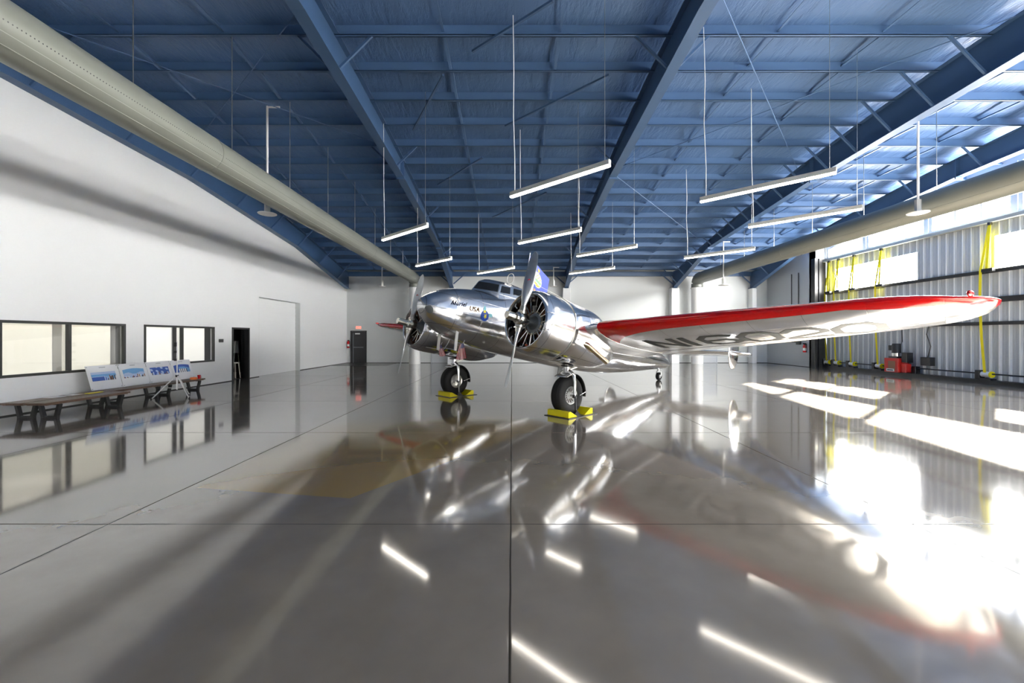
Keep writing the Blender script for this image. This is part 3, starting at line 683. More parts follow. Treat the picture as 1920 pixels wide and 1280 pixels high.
MB().tube([(.04, 0, .09), (.07, 0, .085), (.07, 0, .04), (.038, 0, .03)], .007, 8).build('cup_handle', 'red', t)
tag(MB().lathe((-10.0, 13.22, .355), (0, 0, 1), [(0, .001), (0, .09), (.04, .1), (.07, .08), (.08, .001)], 20).build('orange_cap', 'orange_cloth'), 'crumpled orange cap beside the red cup on the bench', 'cap')
def sheet_item(name, m_, x0, x1, y0, y1, lab, cat, h=.004, g=None): tag(MB().box(x0, x1, y0, y1, .356, .356+h).build(name, m_, smooth=0), lab, cat, g)
sheet_item('yellow_notepad', 'yellow', -10.0, -9.9, 9.85, 10.2, 'yellow notepad at near foot of the first display board', 'notepad', .012)
sheet_item('paper_sheet', 'paper', -10.25, -10.05, 9.2, 9.5, 'white paper sheet on the near wall bench, closer to camera', 'paper', .003, 'papers on the bench')
sheet_item('paper_sheet', 'paper', -10.22, -10.02, 9.6, 9.82, 'white paper sheet on near wall bench, closer to the boards', 'paper', .003, 'papers on the bench')

# things glimpsed in the dark doorway
t = thing('easel', 'pale easel with white sheet inside the dark doorway', 'easel', (-12.0, 18.25, .012))
MB().box(-.03, .03, -.2, .22, .98, 1.5).build('easel_sheet', 'paper', t, smooth=0)
for a, c in ((-.25, -.05), (.25, .05)): MB().tube([(.05, a, 0), (.04, c, 1.5)], .014, 6).build('leg', 'alu_satin', t)
MB().tube([(-.35, 0, 0), (0, 0, 1.4)], .014, 6).build('leg', 'alu_satin', t)
t = thing('stool', 'dark stool with pale seat edge inside the doorway', 'stool', (-11.35, 17.25, .012))
MB().lathe((0, 0, .6), (0, 0, 1), [(0, .001), (0, .16), (.04, .16), (.04, .001)], 20).build('seat', 'alu_satin', t)
for a in range(4):
    c, s = math.cos(a*PI/2+.7), math.sin(a*PI/2+.7); MB().tube([(.12*c, .12*s, .6), (.18*c, .18*s, 0)], .012, 6).build('leg', 'steel', t)

# ------------------------------------------------------------------ the aeroplane (body frame: x forward, y to its left, z up)
PSI, TH = .81, .196; AX, AY = -.239, 10.763
ct, st_ = math.cos(TH), math.sin(TH)
fwv = Vector((-math.sin(PSI), -math.cos(PSI), 0)); lfv = Vector((math.cos(PSI), -math.sin(PSI), 0)); up = Vector((0, 0, 1))
ex = fwv*ct+up*st_; ez = -fwv*st_+up*ct
AM = Matrix(((ex.x, lfv.x, ez.x, AX), (ex.y, lfv.y, ez.y, AY), (ex.z, lfv.z, ez.z, 0), (0, 0, 0, 1)))
air = thing('airplane', 'polished silver twin-engine propeller plane with red wing edges parked in the hangar', 'airplane'); air.matrix_world = AM
def g2b(x, y, z): return (x*ct+z*st_, y, -x*st_+z*ct)     # level gear frame -> body frame
def interp(tab, x):
    """smooth interpolation of rows (x, a, b, ...) with x descending"""
    n = len(tab)
    if x >= tab[0][0]: return tab[0][1:]
    if x <= tab[-1][0]: return tab[-1][1:]
    for i in range(n-1):
        if tab[i][0] >= x >= tab[i+1][0]:
            p0 = tab[max(i-1, 0)]; p1 = tab[i]; p2 = tab[i+1]; p3 = tab[min(i+2, n-1)]; h = p2[0]-p1[0]; t = (x-p1[0])/h; out = []
            for c in range(1, len(p1)):
                m1 = (p2[c]-p0[c])/(p2[0]-p0[0])*h; m2 = (p3[c]-p1[c])/(p3[0]-p1[0])*h
                out.append((2*t**3-3*t**2+1)*p1[c]+(t**3-2*t**2+t)*m1+(-2*t**3+3*t**2)*p2[c]+(t**3-t**2)*m2)
            return tuple(out)
FUS = [(2.88, .0, 1.90, 1.90), (2.86, .085, 1.80, 1.99), (2.80, .165, 1.71, 2.07), (2.68, .26, 1.59, 2.18), (2.45, .37, 1.46, 2.31), (2.1, .48, 1.34, 2.43), (1.6, .58, 1.26, 2.55), (1.1, .66, 1.22, 2.64), (.6, .71, 1.2, 2.80), (.15, .73, 1.2, 2.93),
       (-.8, .74, 1.2, 2.94), (-2.2, .74, 1.22, 2.92), (-3.6, .68, 1.29, 2.88), (-5, .55, 1.48, 2.82), (-6.4, .40, 1.73, 2.74), (-7.6, .27, 1.97, 2.66), (-8.35, .15, 2.10, 2.58), (-8.8, .05, 2.22, 2.46)]
def fus_pt(x, a, off=0.):
    w, zb, zt = interp(FUS, x); zc = (zb+zt)/2; h = (zt-zb)/2; c, s = math.cos(a), math.sin(a); p = .88
    y = w*math.copysign(abs(c)**p, c); z = h*math.copysign(abs(s)**p, s)
    if off:
        n = Vector((0, y/(w*w+1e-6), z/(h*h+1e-6))).normalized()*off; y += n.y; z += n.z
    return (x, y, zc+z)
xs = [2.88, 2.875, 2.865, 2.85, 2.82, 2.78, 2.73, 2.66, 2.57, 2.46]+[2.4-.06*k for k in range(30)]+[.55-.25*k for k in range(37)]+[-8.65, -8.8]
b = MB(); b.loft([[fus_pt(x, 2*PI*k/64) for k in range(64)] for x in xs]); fus = b.build('fuselage', 'alu', air, smooth=50)

# cockpit canopy
sill = [(1.52, 0, 2.60), (1.30, .26, 2.59), (1.08, .47, 2.58), (.72, .53, 2.62), (.30, .57, 2.66), (-.3, .55, 2.72), (-.9, .35, 2.85)]
head = [(1.36, 0, 2.84), (1.19, .21, 2.835), (1.00, .40, 2.82), (.68, .46, 2.84), (.28, .49, 2.87), (-.3, .42, 2.90), (-.9, .22, 2.92)]
crow = [(1.20, 0, 2.93), (1.08, .13, 2.93), (.88, .26, 2.935), (.64, .30, 2.95), (.28, .30, 2.95), (-.3, .25, 2.95), (-.9, .12, 2.935)]
ridg = [(1.05, 0, 2.97), (.95, .05, 2.975), (.80, .08, 2.985), (.62, .09, 2.99), (.28, .09, 2.98), (-.3, .07, 2.965), (-.9, .03, 2.94)]
base = [(1.60, 0, 2.45), (1.34, .30, 2.35), (1.10, .54, 2.3), (.72, .60, 2.3), (.30, .62, 2.3), (-.3, .6, 2.3), (-.9, .4, 2.4)]
def mirr(r): return [(x, -y, z) for x, y, z in r[:0:-1]]+list(r)
rows = [mirr(r) for r in (base, sill, head, crow, ridg)]; n = len(rows[0])
b = MB(); vs = [v for r in rows for v in r]; fs = [(i*n+k, i*n+k+1, (i+1)*n+k+1, (i+1)*n+k) for i in range(4) for k in range(n-1)]
fs += [tuple(4*n+k for k in range(n))]; b.add(vs, fs); can = b.build('cockpit_canopy', 'alu', air, smooth=28)
def pane(i, u0, u1, v0, v1, side, nm):
    s = lambda r, k: Vector((r[k][0], r[k][1]*side, r[k][2]))
    A, B_, C_, D_ = s(sill, i), s(sill, i+1), s(head, i+1), s(head, i)
    n_ = (B_-A).cross(D_-A).normalized()
    if n_.dot(Vector((.3, side, .2))) < 0: n_ = -n_
    q = lambda u, v: (A*(1-u)+B_*u)*(1-v)+(D_*(1-u)+C_*u)*v+n_*.006
    b = MB(); P4 = [q(u0, v0), q(u1, v0), q(u1, v1), q(u0, v1)]
    b.prism(P4, -n_*.004); b.build(nm, 'glass_dark', can, smooth=0)
for sd in (1, -1):
    pane(0, .07, 1.0, .1, .92, sd, 'windshield_pane'); pane(1, 0, .9, .1, .92, sd, 'windshield_pane')
    pane(2, .12, .88, .08, .85, sd, 'side_window'); pane(3, .15, .85, .08, .85, sd, 'side_window')
# loop antenna, mast
b = MB(); c0 = Vector((.36, 0, 3.20)); b.tube([c0+Vector((0, .13*math.cos(a), .13*math.sin(a))) for a in [2*PI*k/28 for k in range(29)]], .011, 8); b.tube([(.36, 0, 2.95), (.36, 0, 3.08)], .02, 10)
b.build('loop_antenna', 'white', air)
MB().tube([(-.2, 0, 3.35), (-4, 0, 3.1), (-8.3, 0, 2.8)], .004, 5).build('antenna_wire', 'steel', air)
# nose light, emblem, lettering
def on_fus(vs, x0, a0, sgn=1):
    """lay flat artwork (metres, x to the tail, y up) on the left side of the fuselage"""
    out = []
    for v in vs:
        x = x0-v.x; w, zb, zt = interp(FUS, x); h = (zt-zb)/2
        out.append(fus_pt(x, a0+v.y/max(.3, (w+h)/2), .008))
    return out
vs, fs = text_mesh('uriel', .13, shear=.4, bold=.001)
vs = [Vector((v.x+.108, v.y, 0)) for v in vs]; Hm = .095
for q in (((0, 0), (.018, 0), (.018, Hm), (0, Hm)), ((.0, Hm), (.022, Hm), (.055, .02), (.041, .0)), ((.041, 0), (.055, .0), (.092, Hm), (.072, Hm)), ((.074, 0), (.092, 0), (.092, Hm), (.074, Hm)), ((-.008, 0), (.026, 0), (.026, .008), (-.008, .008)), ((.066, 0), (.1, 0), (.1, .008), (.066, .008))):
    fs.append(tuple(range(len(vs), len(vs)+4))); vs += [Vector((x+.4*y, y, 0)) for x, y in q]
b = MB(); b.add(on_fus(vs, 2.33, math.radians(10)), fs); b.build('name_lettering', 'ink', air, smooth=0, fixn=False)
vs, fs = text_mesh('USA', .12, shear=.1, bold=.003)
b = MB(); b.add(on_fus([Vector((v.x*1.15, v.y, 0)) for v in vs], 1.90, math.radians(4)), fs); b.build('side_lettering', 'ink_brown', air, smooth=0, fixn=False)
def disc_cell(u, v):
    x, y = (u-.5)*2, (v-.5)*2; r = math.hypot(x, y)
    if r > 1: return 3
    a = math.atan2(y, x-.1); rr = math.hypot(x-.12, y+.12); ang = (math.atan2(y+.12, x-.12)+PI/2) % (2*PI/5)-PI/5
    if rr < .42*(.45+.55*abs(abs(ang)/(PI/5))**1.2): return 1
    if y > .45 and abs(x+.15) < .3: return 1
    return 0
def art(cells, W_, H_, x0, a0, fn, mats_, name):
    b = MB(); nu, nv = cells; keep = []
    for i in range(nu):
        for j in range(nv):
            c = fn((i+.5)/nu, (j+.5)/nv)
            if c == 3: continue
            q = [Vector(((i+di)/nu*W_, (j+dj)/nv*H_, 0)) for di, dj in ((0, 0), (1, 0), (1, 1), (0, 1))]
            b.add(on_fus(q, x0, a0), [(0, 1, 2, 3)], c)
    b.build(name, mats_, air, smooth=0, fixn=False)
art((36, 36), .20, .19, 1.60, math.radians(-8), disc_cell, ['star_blue', 'yellow'], 'round_emblem')
art((10, 10), .07, .09, 1.55, math.radians(9), lambda u, v: 0 if abs(u-.5) < .3 or v < .4 else 3, ['cyan'], 'map_mark')
art((10, 6), .09, .06, 1.40, math.radians(0), lambda u, v: 0, ['cyan'], 'map_mark')
art((40, 40), .15, .18, 2.80, math.radians(-38), lambda u, v: 0 if math.hypot(u-.5, v-.5) < .5 else 3, ['lamp_glass'], 'nose_lamp')
# pitot posts with probes
for sd in (1, -1):
    b = MB(); b.bar((2.0, .34*sd, 1.50), (1.97, .34*sd, 1.02), .03, .07); p = b.build('pitot_mast', 'white', air, smooth=0, bevel=.008)
    MB().tube([(1.97, .34*sd, 1.04), (2.3, .34*sd, 1.03)], [.01, .007], 8).build('pitot_probe', 'steel', p)

# wings
WG = [(0, .38, 3.15, 1.66, .44), (2.0, .36, 3.1, 1.70, .43), (2.75, .34, 3.05, 1.87, .42), (3.5, .33, 2.88, 1.915, .39), (4.5, .31, 2.62, 1.98, .37), (5.5, .28, 2.35, 2.045, .34), (6.5, .24, 2.02, 2.11, .295), (7.3, .18, 1.78, 2.175, .24), (7.7, .08, 1.58, 2.21, .19), (8.0, -.08, 1.3, 2.24, .13), (8.2, -.24, 1.0, 2.275, .095), (8.32, -.4, .65, 2.30, .06), (8.38, -.55, .2, 2.315, .02)]
def wg(y):
    t = [(-r[0],)+r[1:] for r in WG]; return interp(t, -y)
def af(t): return 5*(.2969*math.sqrt(t)-.126*t-.3516*t*t+.2843*t**3-.1015*t**4)
def wpt(y, t, upper):
    le, ch, zc, th = wg(abs(y)); h = af(t)*th
    return Vector((le-ch*t, y, zc-.016*ch*t+(h*1.15 if upper else -h*.85)))
ts = [(1-math.cos(PI*k/26))/2 for k in range(27)]
def wing(side, name):
    ys = [2.0, 2.4, 2.75]+[2.75+.25*k for k in range(1, 19)]+[7.4, 7.6, 7.8, 7.95, 8.1, 8.2, 8.28, 8.34, 8.378]
    b = MB(); rings = []
    for y in ys: rings.append([wpt(y*side, t, True) for t in ts[::-1]]+[wpt(y*side, t, False) for t in ts[1:-1]])
    b.loft(rings); return b.build(name, 'alu_wing', air, smooth=60)
wl = wing(1, 'wing'); wr = wing(-1, 'wing')
b = MB(); rings = []
for y in (-2.3, -1.6, -.8, 0, .8, 1.6, 2.3): rings.append([wpt(y, t, True) for t in ts[::-1]]+[wpt(y, t, False) for t in ts[1:-1]])
b.loft(rings); b.build('centre_wing', 'alu', air, smooth=60)
# flap and aileron hinge lines, joint strip at the wing root
for sd, w in ((1, wl), (-1, wr)):
    for nm, pts in (('control_hinge_line', [(2.9, .80), (4.2, .79), (5.5, .77), (6.8, .74), (7.6, .7)]), ('aileron_gap', [(5.2, .775), (5.2, .995)])):
        b = MB()
        for (ya, ta), (yc, tc_) in zip(pts, pts[1:]):
            for q in range(6):
                A = wpt((ya+(yc-ya)*q/6)*sd, ta+(tc_-ta)*q/6, False); B_ = wpt((ya+(yc-ya)*(q+1)/6)*sd, ta+(tc_-ta)*(q+1)/6, False); b.bar(A, B_, .012, .008)
        b.build(nm, 'engine_dark', w, smooth=0)
    b = MB()
    for q in range(20): b.bar(wpt(2.83*sd, .02+q*.047, False), wpt(2.83*sd, .02+(q+1)*.047, False), .05, .012)
    b.build('root_joint_strip', 'alu', w, smooth=0)
    tp = Vector((-.12, 8.1*sd, 2.30)); MB().lathe(tp, (-1, .1*sd, .05), [(-.12, .001), (-.1, .022), (-.03, .035), (.05, .03), (.1, .001)], 14).build('tip_lamp', 'red', w)
# registration letters under the left wing (block strokes laid on the skin)
G = {'N': [[(0, 0), (0, 1)], [(0, 1), (1, 0)], [(1, 0), (1, 1)]], '1': [[(.5, 0), (.5, 1)]], '6': [[(1, .93), (.75, 1), (.25, 1), (0, .78), (0, .22), (.25, 0), (.75, 0), (1, .2), (1, .4), (.78, .58), (0, .5)]],
     '0': [[(.28, 0), (.72, 0), (1, .25), (1, .75), (.72, 1), (.28, 1), (0, .75), (0, .25), (.28, 0)]], '2': [[(0, .78), (.25, 1), (.75, 1), (1, .78), (1, .6), (0, .12), (0, 0), (1, 0)]]}
def reg(side):
    y0 = 3.52
    for ch, w in zip('N16020', (.5, .16, .55, .55, .55, .55)):
        b = MB()
        for stroke in G[ch]:
            sw = .135
            for p, q in zip(stroke, stroke[1:]):
                if ch == '1': p, q = (0.5, p[1]), (.5, q[1])
                P2 = Vector((p[0]*w, p[1]*.92)); Q2 = Vector((q[0]*w, q[1]*.92)); d2 = (Q2-P2); L = d2.length; d2.normalize(); nrm = Vector((-d2.y, d2.x))*sw/2
                ns = max(2, int(L/.08)); P2 -= d2*.045; L += .09
                def pt(s_, k):
                    v = P2+d2*(L*s_)+nrm*k; y = (y0+v.x); xb = -1.42+v.y; le, c_, zc, th = wg(y); t = min(.98, max(.01, (le-xb)/c_)); w_ = wpt(y*side, t, False); return w_+Vector((0, 0, -.0035))
                for i in range(ns): b.add([pt(i/ns, -1), pt((i+1)/ns, -1), pt((i+1)/ns, 1), pt(i/ns, 1)], [(0, 1, 2, 3)])
        y0 += w+(.15 if w > .3 else .22)
        b.build('registration_letter', 'letter', wl, smooth=0, fixn=False)
reg(1)

# nacelles, cowlings, engines, propellers, gear
NY, NZ = 2.1, 1.725
NAC = [(.94, .60, 1.12, 2.33), (.80, .64, 1.07, 2.385), (.4, .63, 1.055, 2.39), (0, .59, 1.05, 2.39), (-.35, .53, 1.06, 2.36), (-.7, .44, 1.12, 2.25), (-1.0, .33, 1.22, 2.12), (-1.25, .2, 1.31, 2.0), (-1.42, .05, 1.42, 1.9)]
def nac_pt(x, a, y0):
    w, zb, zt = interp(NAC, x); zc = NZ if x > .4 else (zb+zt)/2; s = math.sin(a); h = (zt-zc) if s > 0 else (zc-zb); return (x, y0+w*math.cos(a), zc+h*s)
def propeller(y0, roll):
    o = Vector((1.8, y0, NZ)); pr = bpy.data.objects.new('propeller', None); C.objects.link(pr); pr.parent = air; pr.location = o
    MB().lathe((0, 0, 0), (1, 0, 0), [(-.14, .001), (-.14, .12), (-.06, .14), (.06, .14), (.1, .12), (.12, .085), (.16, .078), (.17, .085), (.36, .085), (.39, .07), (.39, .001)], 28).build('hub', 'brass_hub', pr)
    for sg in (1, -1):
        d = Vector((0, math.sin(roll)*sg, math.cos(roll)*sg)); tn = d.cross(Vector((1, 0, 0))).normalized(); ax = Vector((1, 0, 0)); rings = []
        for q in range(25):
            s = q/24; r = .1+1.27*s
            if s < .10: ch = .085; tk = .085
            else:
                u = (s-.10)/.90; ch = .085+.125*math.sin(min(1, u*2.6)*PI/2) if u < .5 else .21*(1-.25*(u-.5))*math.sqrt(max(.0, 1-((u-.5)/.503)**7)); tk = max(.012, .085*(1-u)**2+.014)
            ch = max(ch, .02); tw = math.radians(58-44*s); ca = ax*math.sin(tw)-tn*math.cos(tw); na = ax*math.cos(tw)+tn*math.sin(tw)
            rings.append([d*r+ca*ch/2*math.cos(a)+na*tk/2*math.sin(a) for a in [2*PI*k/20 for k in range(20)]])
        b = MB(); b.loft(rings); bl = b.build('blade', 'prop', pr, smooth=50)
        MB().lathe(d*.09, d, [(0, .085), (.07, .09), (.08, .07), (.17, .06)], 20).build('blade_clamp', 'steel', pr)
        # little maker badge on the front face at mid blade
        s = .52; r = .1+1.27*s; tw = math.radians(58-44*s); ca = ax*math.sin(tw)-tn*math.cos(tw); na = ax*math.cos(tw)+tn*math.sin(tw)
        for sgn in (1, -1):
            b = MB(); b.add([d*(r+.05*math.sin(a))+ca*.035*math.cos(a)+na*sgn*.018 for a in [2*PI*k/16 for k in range(16)]], [tuple(range(16))]); b.build('badge', 'f_red', pr, smooth=0, fixn=False)
M['brass_hub'] = simple('hub_steel', (.6, .58, .52), .22, 1)
propeller(NY, .109); propeller(-NY, .14)
for y0 in (NY, -NY):
    o = Vector((0, y0, NZ))
    nc = MB().loft([[nac_pt(x, 2*PI*k/48, y0) for k in range(48)] for x in [.94, .9, .85, .8, .7]+[.6-.1*k for k in range(21)]]).build('nacelle', 'alu', air, smooth=50)
    prof_c = [(1.16, .615), (1.4, .58), (1.58, .545), (1.66, .532), (1.69, .54), (1.70, .552), (1.695, .57), (1.67, .595), (1.6, .63), (1.5, .652), (1.35, .667), (1.2, .67), (1.0, .668), (.91, .663), (.89, .658), (.91, .648), (1.0, .65), (1.16, .615)]
    cw = MB().lathe(o, (1, 0, 0), prof_c, 64).build('engine_cowling', 'alu', air, smooth=50)
    b = MB()
    b.lathe(o, (1, 0, 0), [(1.0, .001), (1.0, .64)], 40); b.build('firewall', 'engine_dark', cw)
    b = MB(); b.lathe(o, (1, 0, 0), [(.91, .661), (.905, .672), (.89, .672), (.885, .661)], 64); b.build('cowl_band', 'steel', cw)
    # a dark cowl gill opening on the outboard side
    b = MB()
    sd = 1 if y0 > 0 else -1
    for q in range(8):
        a0 = math.radians(-1-q*3.2); a1 = math.radians(-1-(q+1)*3.2)
        p = lambda a, x: (x, y0+sd*.665*math.cos(a), NZ+.675*math.sin(a)); b.add([p(a0, .875), p(a1, .875), p(a1, .80), p(a0, .80)], [(0, 1, 2, 3)])
    b.build('cowl_gill', 'black', cw, smooth=0, fixn=False)
    for a_ in (-50, -62): 
        a = math.radians(a_); c = Vector((1.05, y0-sd*.2+sd*.668*math.cos(a)*.6, NZ+.672*math.sin(a)))
    # engine
    eng = bpy.data.objects.new('radial_engine', None); C.objects.link(eng); eng.parent = air; eng.location = o
    MB().lathe((0, 0, 0), (1, 0, 0), [(1.1, .22), (1.40, .22), (1.43, .2), (1.45, .15), (1.52, .1), (1.68, .08)], 40).build('crankcase', 'engine_grey', eng)
    b = MB(); b.lathe((0, 0, 0), (1, 0, 0), [(1.42, .235), (1.44, .25), (1.46, .235), (1.44, .22)], 48, closed=True); b.build('ignition_ring', 'brass', eng)
    for k in range(9):
        a = 2*PI*k/9+.3; d = Vector((0, math.cos(a), math.sin(a))); tn = Vector((0, -math.sin(a), math.cos(a)))
        pr_ = [(.2, .06)]
        for q in range(12): r0 = .26+q*.022; pr_ += [(r0, .062), (r0+.002, .095), (r0+.009, .095), (r0+.011, .062)]
        pr_ += [(.53, .1), (.585, .07), (.59, .001)]
        MB().lathe((1.32, 0, 0), d, pr_, 18).build('cylinder', 'engine_brown' if k % 2 else 'engine_dark', eng)
        b = MB()
        for s_ in (-1, 1): b.tube([Vector((1.45, 0, 0))+d*.2+tn*.05*s_, Vector((1.44, 0, 0))+d*.53+tn*.1*s_], .013, 8)
        b.build('pushrod', 'chrome', eng)
        MB().box(-.02, .02, -.02, .02, -.02, .02).build('spark_plug', 'orange' if k in (0, 8, 6) else 'steel', eng, smooth=0, bevel=.008).location = Vector((1.45, 0, 0))+d*.47
    MB().tube([(1.45, 0, .22), (1.5, .04, .33)], [.03, .05], 14).build('governor', 'steel', eng)
    # exhaust stub on the outboard side
    p0 = Vector((.38, y0+sd*.60, NZ-.25)); p1 = Vector((-.30, y0+sd*.66, NZ-.50))
    b = MB(); b.tube([p0+Vector((.12, -sd*.1, .05)), p0, p1, p1+(p0-p1)*.02, p0+(p1-p0)*.6], [.055, .055, .055, .046, .046], 20, caps=False); b.build('exhaust_pipe', 'brass', air)

def main_gear(y0):
    g = bpy.data.objects.new('main_gear', None); C.objects.link(g); g.parent = air
    R = .43; W = .15
    c = Vector(g2b(0, y0, R-.015)); ax = Vector((0, 1, 0)); vert = Vector(g2b(0, 0, 1)); fw_ = Vector(g2b(1, 0, 0)); sd = 1 if y0 > 0 else -1
    tp = [(-.10, .19), (-.125, .22), (-.15, .29), (-.148, .35), (-.12, .40), (-.07, .425), (-.065, .418), (-.055, .429), (0, .432), (.055, .429), (.065, .418), (.07, .425), (.12, .40), (.148, .35), (.15, .29), (.125, .22), (.10, .19)]
    MB().lathe(c, ax, tp, 56).build('tire', 'rubber', g, smooth=40)
    wh = MB().lathe(c, ax, [(-.10, .02), (-.10, .06), (-.06, .08), (-.05, .15), (-.11, .175), (-.12, .195), (-.10, .2), (.10, .2), (.12, .195), (.11, .175), (.05, .15), (.06, .08), (.10, .06), (.10, .02)], 40).build('wheel', 'white' if y0 > 0 else 'steel', g, smooth=40)
    b = MB()
    for k in range(14):
        a = 2*PI*k/14; d = fw_*math.cos(a)+vert*math.sin(a)
        for s_ in (-1, 1): b.bar(c+ax*s_*.055+d*.075, c+ax*s_*.075+d*.165, .012, .02)
    b.build('brake_disc_slots', 'engine_dark' if y0 > 0 else 'steel', g, smooth=0)
    MB().tube([c-ax*.21, c+ax*.21], .025, 12).build('axle', 'steel', g)
    top = c+vert*.80+fw_*.0
    for s_ in (1, -1):
        b = MB(); b.tube([c+ax*.2*s_, c+ax*.205*s_+vert*.3, c+ax*.19*s_+vert*.42, c+ax*.10*s_+vert*.5, c+vert*.54], [.04, .043, .045, .05, .055], 14); b.build('fork_leg', 'chrome', g)
        MB().tube([c+ax*.185*s_, c+ax*.235*s_], .045, 14).build('axle_cap', 'black_steel', g)
    MB().tube([c+vert*.5, c+vert*.62], .075, 20).build('fork_crown', 'chrome', g)
    MB().tube([c+vert*.6, c+vert*1.0-fw_*.03], .05, 20).build('oleo_strut', 'steel', g)
    MB().lathe(c+vert*.63, vert, [(0, .06), (.0, .13), (.012, .14), (.03, .13), (.03, .05)], 28).build('gaiter_ring', 'black_steel', g)
    b = MB(); 
    b.tube([c+vert*.55-fw_*.06, c+vert*.6-fw_*.35, c+vert*.85-fw_*.62], .022, 10); b.build('drag_link', 'steel', g)
    # black mudguard behind the wheel
    b = MB(); b.sheet(14, 6, lambda u, v: c+(fw_*math.cos(math.radians(100+88*u))+vert*math.sin(math.radians(100+88*u)))*(.475)+ax*(v-.5)*.34*(1-.1*u)); b.build('mudguard', 'black_steel', g, solid=.008, fixn=False)
    b = MB(); b.sheet(5, 6, lambda u, v: c+(fw_*math.cos(math.radians(62+38*u))+vert*math.sin(math.radians(62+38*u)))*(.465)+ax*(v-.5)*.36); b.build('front_guard', 'chrome', g, solid=.008, fixn=False)
    MB().tube([c-fw_*.2+ax*.21, c-fw_*.46+ax*.15+vert*.04], .01, 8).build('guard_stay', 'chrome', g)
    return c
for y0 in (NY, -NY): main_gear(y0)
# tail: horizontal stabiliser, twin fins, tail wheel
def flat_foil(pts_le, pts_te, zc, th, name, m_='alu'):
    b = MB(); rings = []
    for (ya, xl), (_, xt) in zip(pts_le, pts_te):
        ch = xl-xt; t_ = th*ch/1.3
        rings.append([(xl-ch*t, ya, zc+af(t)*t_) for t in ts[::-1]]+[(xl-ch*t, ya, zc-af(t)*t_) for t in ts[1:-1]])
    b.loft(rings); return b.build(name, m_, air, smooth=60)
hs = [(-3.12, .2), (-3.05, .5), (-2.85, .8), (-2.4, 1.02), (-1.5, 1.2), (-.5, 1.32), (.5, 1.32), (1.5, 1.2), (2.4, 1.02), (2.85, .8), (3.05, .5), (3.12, .2)]
flat_foil([(y, -8.42+c*.46) for y, c in hs], [(y, -8.42-c*.54) for y, c in hs], 2.78, .15, 'horizontal_stabilizer')
for y0 in (2.55, -2.55):
    zz = [(2.2, .12), (2.24, .36), (2.34, .62), (2.5, .82), (2.7, .95), (3.0, 1.02), (3.3, .98), (3.6, .84), (3.8, .66), (3.92, .42), (3.97, .12)]
    b = MB(); b.loft([[(-8.35+c*.45-c*t, y0+af(t)*.13*c/1.0, z+.02) for t in ts[::-1]]+[(-8.35+c*.45-c*t, y0-af(t)*.13*c, z+.02) for t in ts[1:-1]] for z, c in zz]); b.build('tail_fin', 'alu', air, smooth=60)
tw = bpy.data.objects.new('tail_wheel_assembly', None); C.objects.link(tw); tw.parent = air
c = Vector(g2b(-8.249, 0, .155)); vert = Vector(g2b(0, 0, 1)); fw_ = Vector(g2b(1, 0, 0))
MB().lathe(c, (0, 1, 0), [(-.04, .06), (-.07, .08), (-.075, .12), (-.05, .15), (0, .157), (.05, .15), (.075, .12), (.07, .08), (.04, .06)], 32).build('tire', 'rubber', tw)
MB().lathe(c, (0, 1, 0), [(-.06, .01), (-.05, .07), (.05, .07), (.06, .01)], 24).build('wheel', 'white', tw)
for s_ in (1, -1): MB().tube([c+Vector((0, .095*s_, 0)), c+Vector((0, .1*s_, 0))+vert*.17, c+vert*.24], .02, 10).build('fork_leg', 'chrome', tw)
MB().tube([c+vert*.2, c+vert*.34+fw_*.02, c+vert*.5+fw_*.05], [.07, .05, .05], 16).build('strut', 'chrome', tw)
MB().tube([(-2.0, 0, 1.24), (-2.0, 0, .95)], .008, 6).build('belly_antenna', 'black_steel', air)

# ------------------------------------------------------------------ flags
def us_flag(org, wide, drop, lean, label, ph):
    """hangs from its canton end: drops down with the stripes running downwards"""
    t = thing('american_flag', label, 'flag', org, group='small american flags')
    H = Vector((-1, .25, 0)).normalized()
    def P_(u, v): return H*(wide*v*(.32+.68*u**.8)-lean*u)+Vector((0, 0, -drop*u-.10*wide*v-.12*wide*math.sin(v*3)*u))+Vector((.3, -.8, 0))*.018*math.sin(v*11+ph+u*2)*(.4+u)
    def col(u, v):
        s = int(v*13)
        if u < .30 and s < 9:
            i, j = int(u*60), int(v*30)
            return 1 if (i % 4 == 1 and j % 4 == 1) or (i % 4 == 3 and j % 4 == 3) else 2
        return 0 if s % 2 == 0 else 1
    MB().sheet(50, 52, P_, col).build('cloth', ['f_red', 'f_white', 'f_navy'], t, smooth=60, fixn=False)
    MB().tube([Vector((.02, .01, .06)), H*wide*.5+Vector((0, .01, -drop*.62))], .006, 8).build('staff', 'white', t)
    return t
def bw(x, y, z): return AM @ Vector((x, y, z))
us_flag(bw(1.97, .34, 1.02)+Vector((.19, 0, .17)), .24, .33, .06, 'larger small american flag hanging by the right pitot post, above the far wheel', 0)
us_flag(bw(1.97, -.34, 1.02)+Vector((.08, 0, .12)), .16, .24, .11, 'smaller folded american flag hanging by the left pitot post under the nose', 1.2)
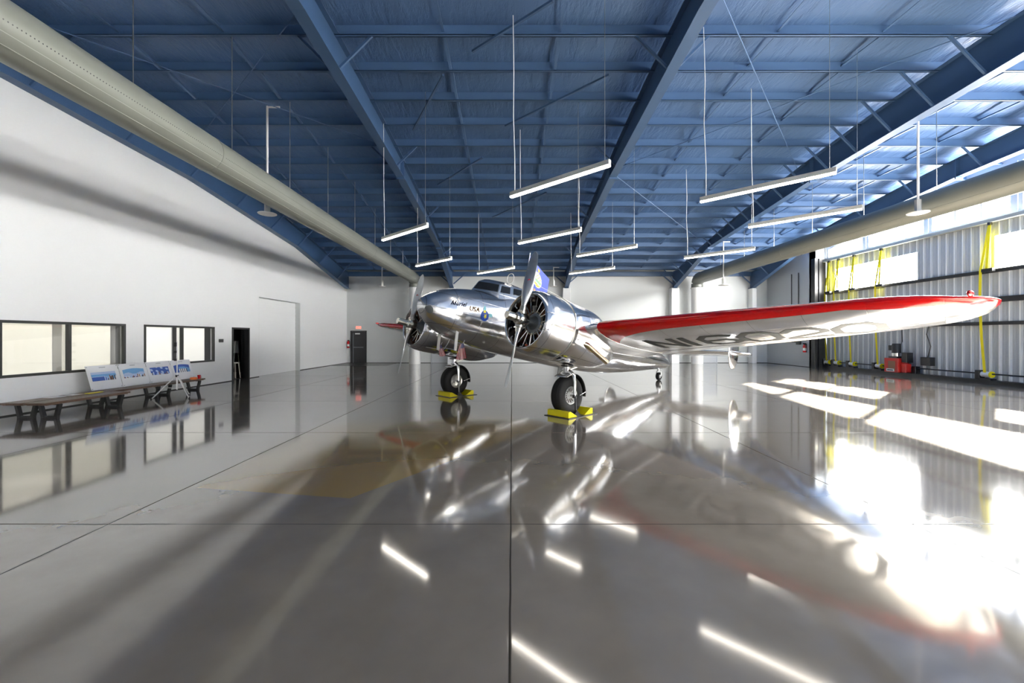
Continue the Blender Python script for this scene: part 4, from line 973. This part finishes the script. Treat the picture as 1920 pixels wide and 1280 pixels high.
# state flag on a staff standing on top of the fuselage
t = thing('state_flag', 'blue state flag with seal on a white staff above the plane cabin', 'flag', bw(-.2, 0, 2.94))
def kp(u, v):
    A = Vector(bw(-.22, 0, 4.02)); dn = Vector(bw(-.2, 0, 3.25))-A; fl = Vector(bw(-1.10, 0, 3.62))-A
    return A+dn*v*(1-.05*u)+fl*u+Vector((.4, .3, 0))*.03*math.sin(u*8+v)*u-Vector(bw(-.2, 0, 2.94))
def kcol(u, v):
    x, y = (u-.5)/.2, (v-.48)/.27
    if (u-.5)**2/.003+(v-.12)**2/.004 < 1: return 1
    r = x*x+y*y
    if r < 1:
        if r > .82: return 2
        return 3 if .0 < y < .35 else (1 if y > .5 or (y < 0 and (int(u*40)+int(v*30)) % 4 == 0) else 2)
    return 0
MB().sheet(60, 44, kp, kcol).build('cloth', ['f_blue', 'f_gold', 'f_white', 'f_green'], t, smooth=60, fixn=False)
vs, fs = text_mesh('KANSAS', 1.0, bold=.02); wmx = max(v.x for v in vs)
for sgn in (1, -1):
    b = MB(); b.add([kp(.12+.76*v.x/wmx, .97-.14*v.y)+sgn*Vector((.007, -.007, 0)) for v in vs], fs); b.build('flag_lettering', 'f_gold', t, smooth=0, fixn=False)
MB().tube([(0, 0, 0), bw(-.22, 0, 4.1)-bw(-.2, 0, 2.94)], .012, 8).build('staff', 'white', t)

# ------------------------------------------------------------------ wheel chocks
for y0, lab in ((NY, 'pair of yellow wheel chocks on black mat under the nearer wheel'), (-NY, 'pair of yellow wheel chocks on black mat under the far wheel')):
    p = AM @ Vector(g2b(0, y0, 0)); t = thing('wheel_chock', lab, 'wheel chock', (p.x, p.y, 0), (0, 0, math.atan2(fwv.y, fwv.x)), 'yellow wheel chocks')
    MB().box(-.5, .48, -.24, .44, 0, .012).build('base_mat', 'black', t, smooth=0)
    for s in (1, -1):
        MB().prism([(s*.12, -.2, .012), (s*.42, -.2, .012), (s*.42, -.2, .13), (s*.35, -.2, .14)], (0, .58, 0)).build('chock_block', 'yellow', t, smooth=0, bevel=.006)
    MB().tube([(0, .225, .41), (.02, .26, .03)], .022, 8).build('tie_down_strap', 'black', t)
    MB().prism([(-.1, .24, .012), (.12, .24, .012), (.02, .24, .12)], (0, .05, 0)).build('strap_foot', 'black', t, smooth=0)

# ------------------------------------------------------------------ light
w = bpy.data.worlds.new('daylight'); sc.world = w; w.use_nodes = True; nt = w.node_tree; bg = nt.nodes['Background']
bg.inputs[0].default_value = (.9, .95, 1, 1); bg.inputs[1].default_value = 2.5
sun = bpy.data.lights.new('sun', 'SUN'); so = bpy.data.objects.new('sun', sun); C.objects.link(so)
sun.energy = 250; sun.angle = math.radians(1.2); sun.color = (1, .97, .9)
so.rotation_euler = Vector((-6.6, -5.8, -4.7)).to_track_quat('-Z', 'Y').to_euler(); so.location = (25, 30, 15)

sc.view_settings.view_transform = 'Standard'; sc.view_settings.look = 'None'; sc.view_settings.gamma = 1; sc.view_settings.use_curve_mapping = False
sc.view_settings.exposure = 1.85
cy = sc.cycles
cy.use_denoising = True; cy.max_bounces = 10; cy.diffuse_bounces = 5; cy.glossy_bounces = 5; cy.transparent_max_bounces = 12
cy.caustics_reflective = False; cy.caustics_refractive = False; cy.sample_clamp_indirect = 6; cy.blur_glossy = .5
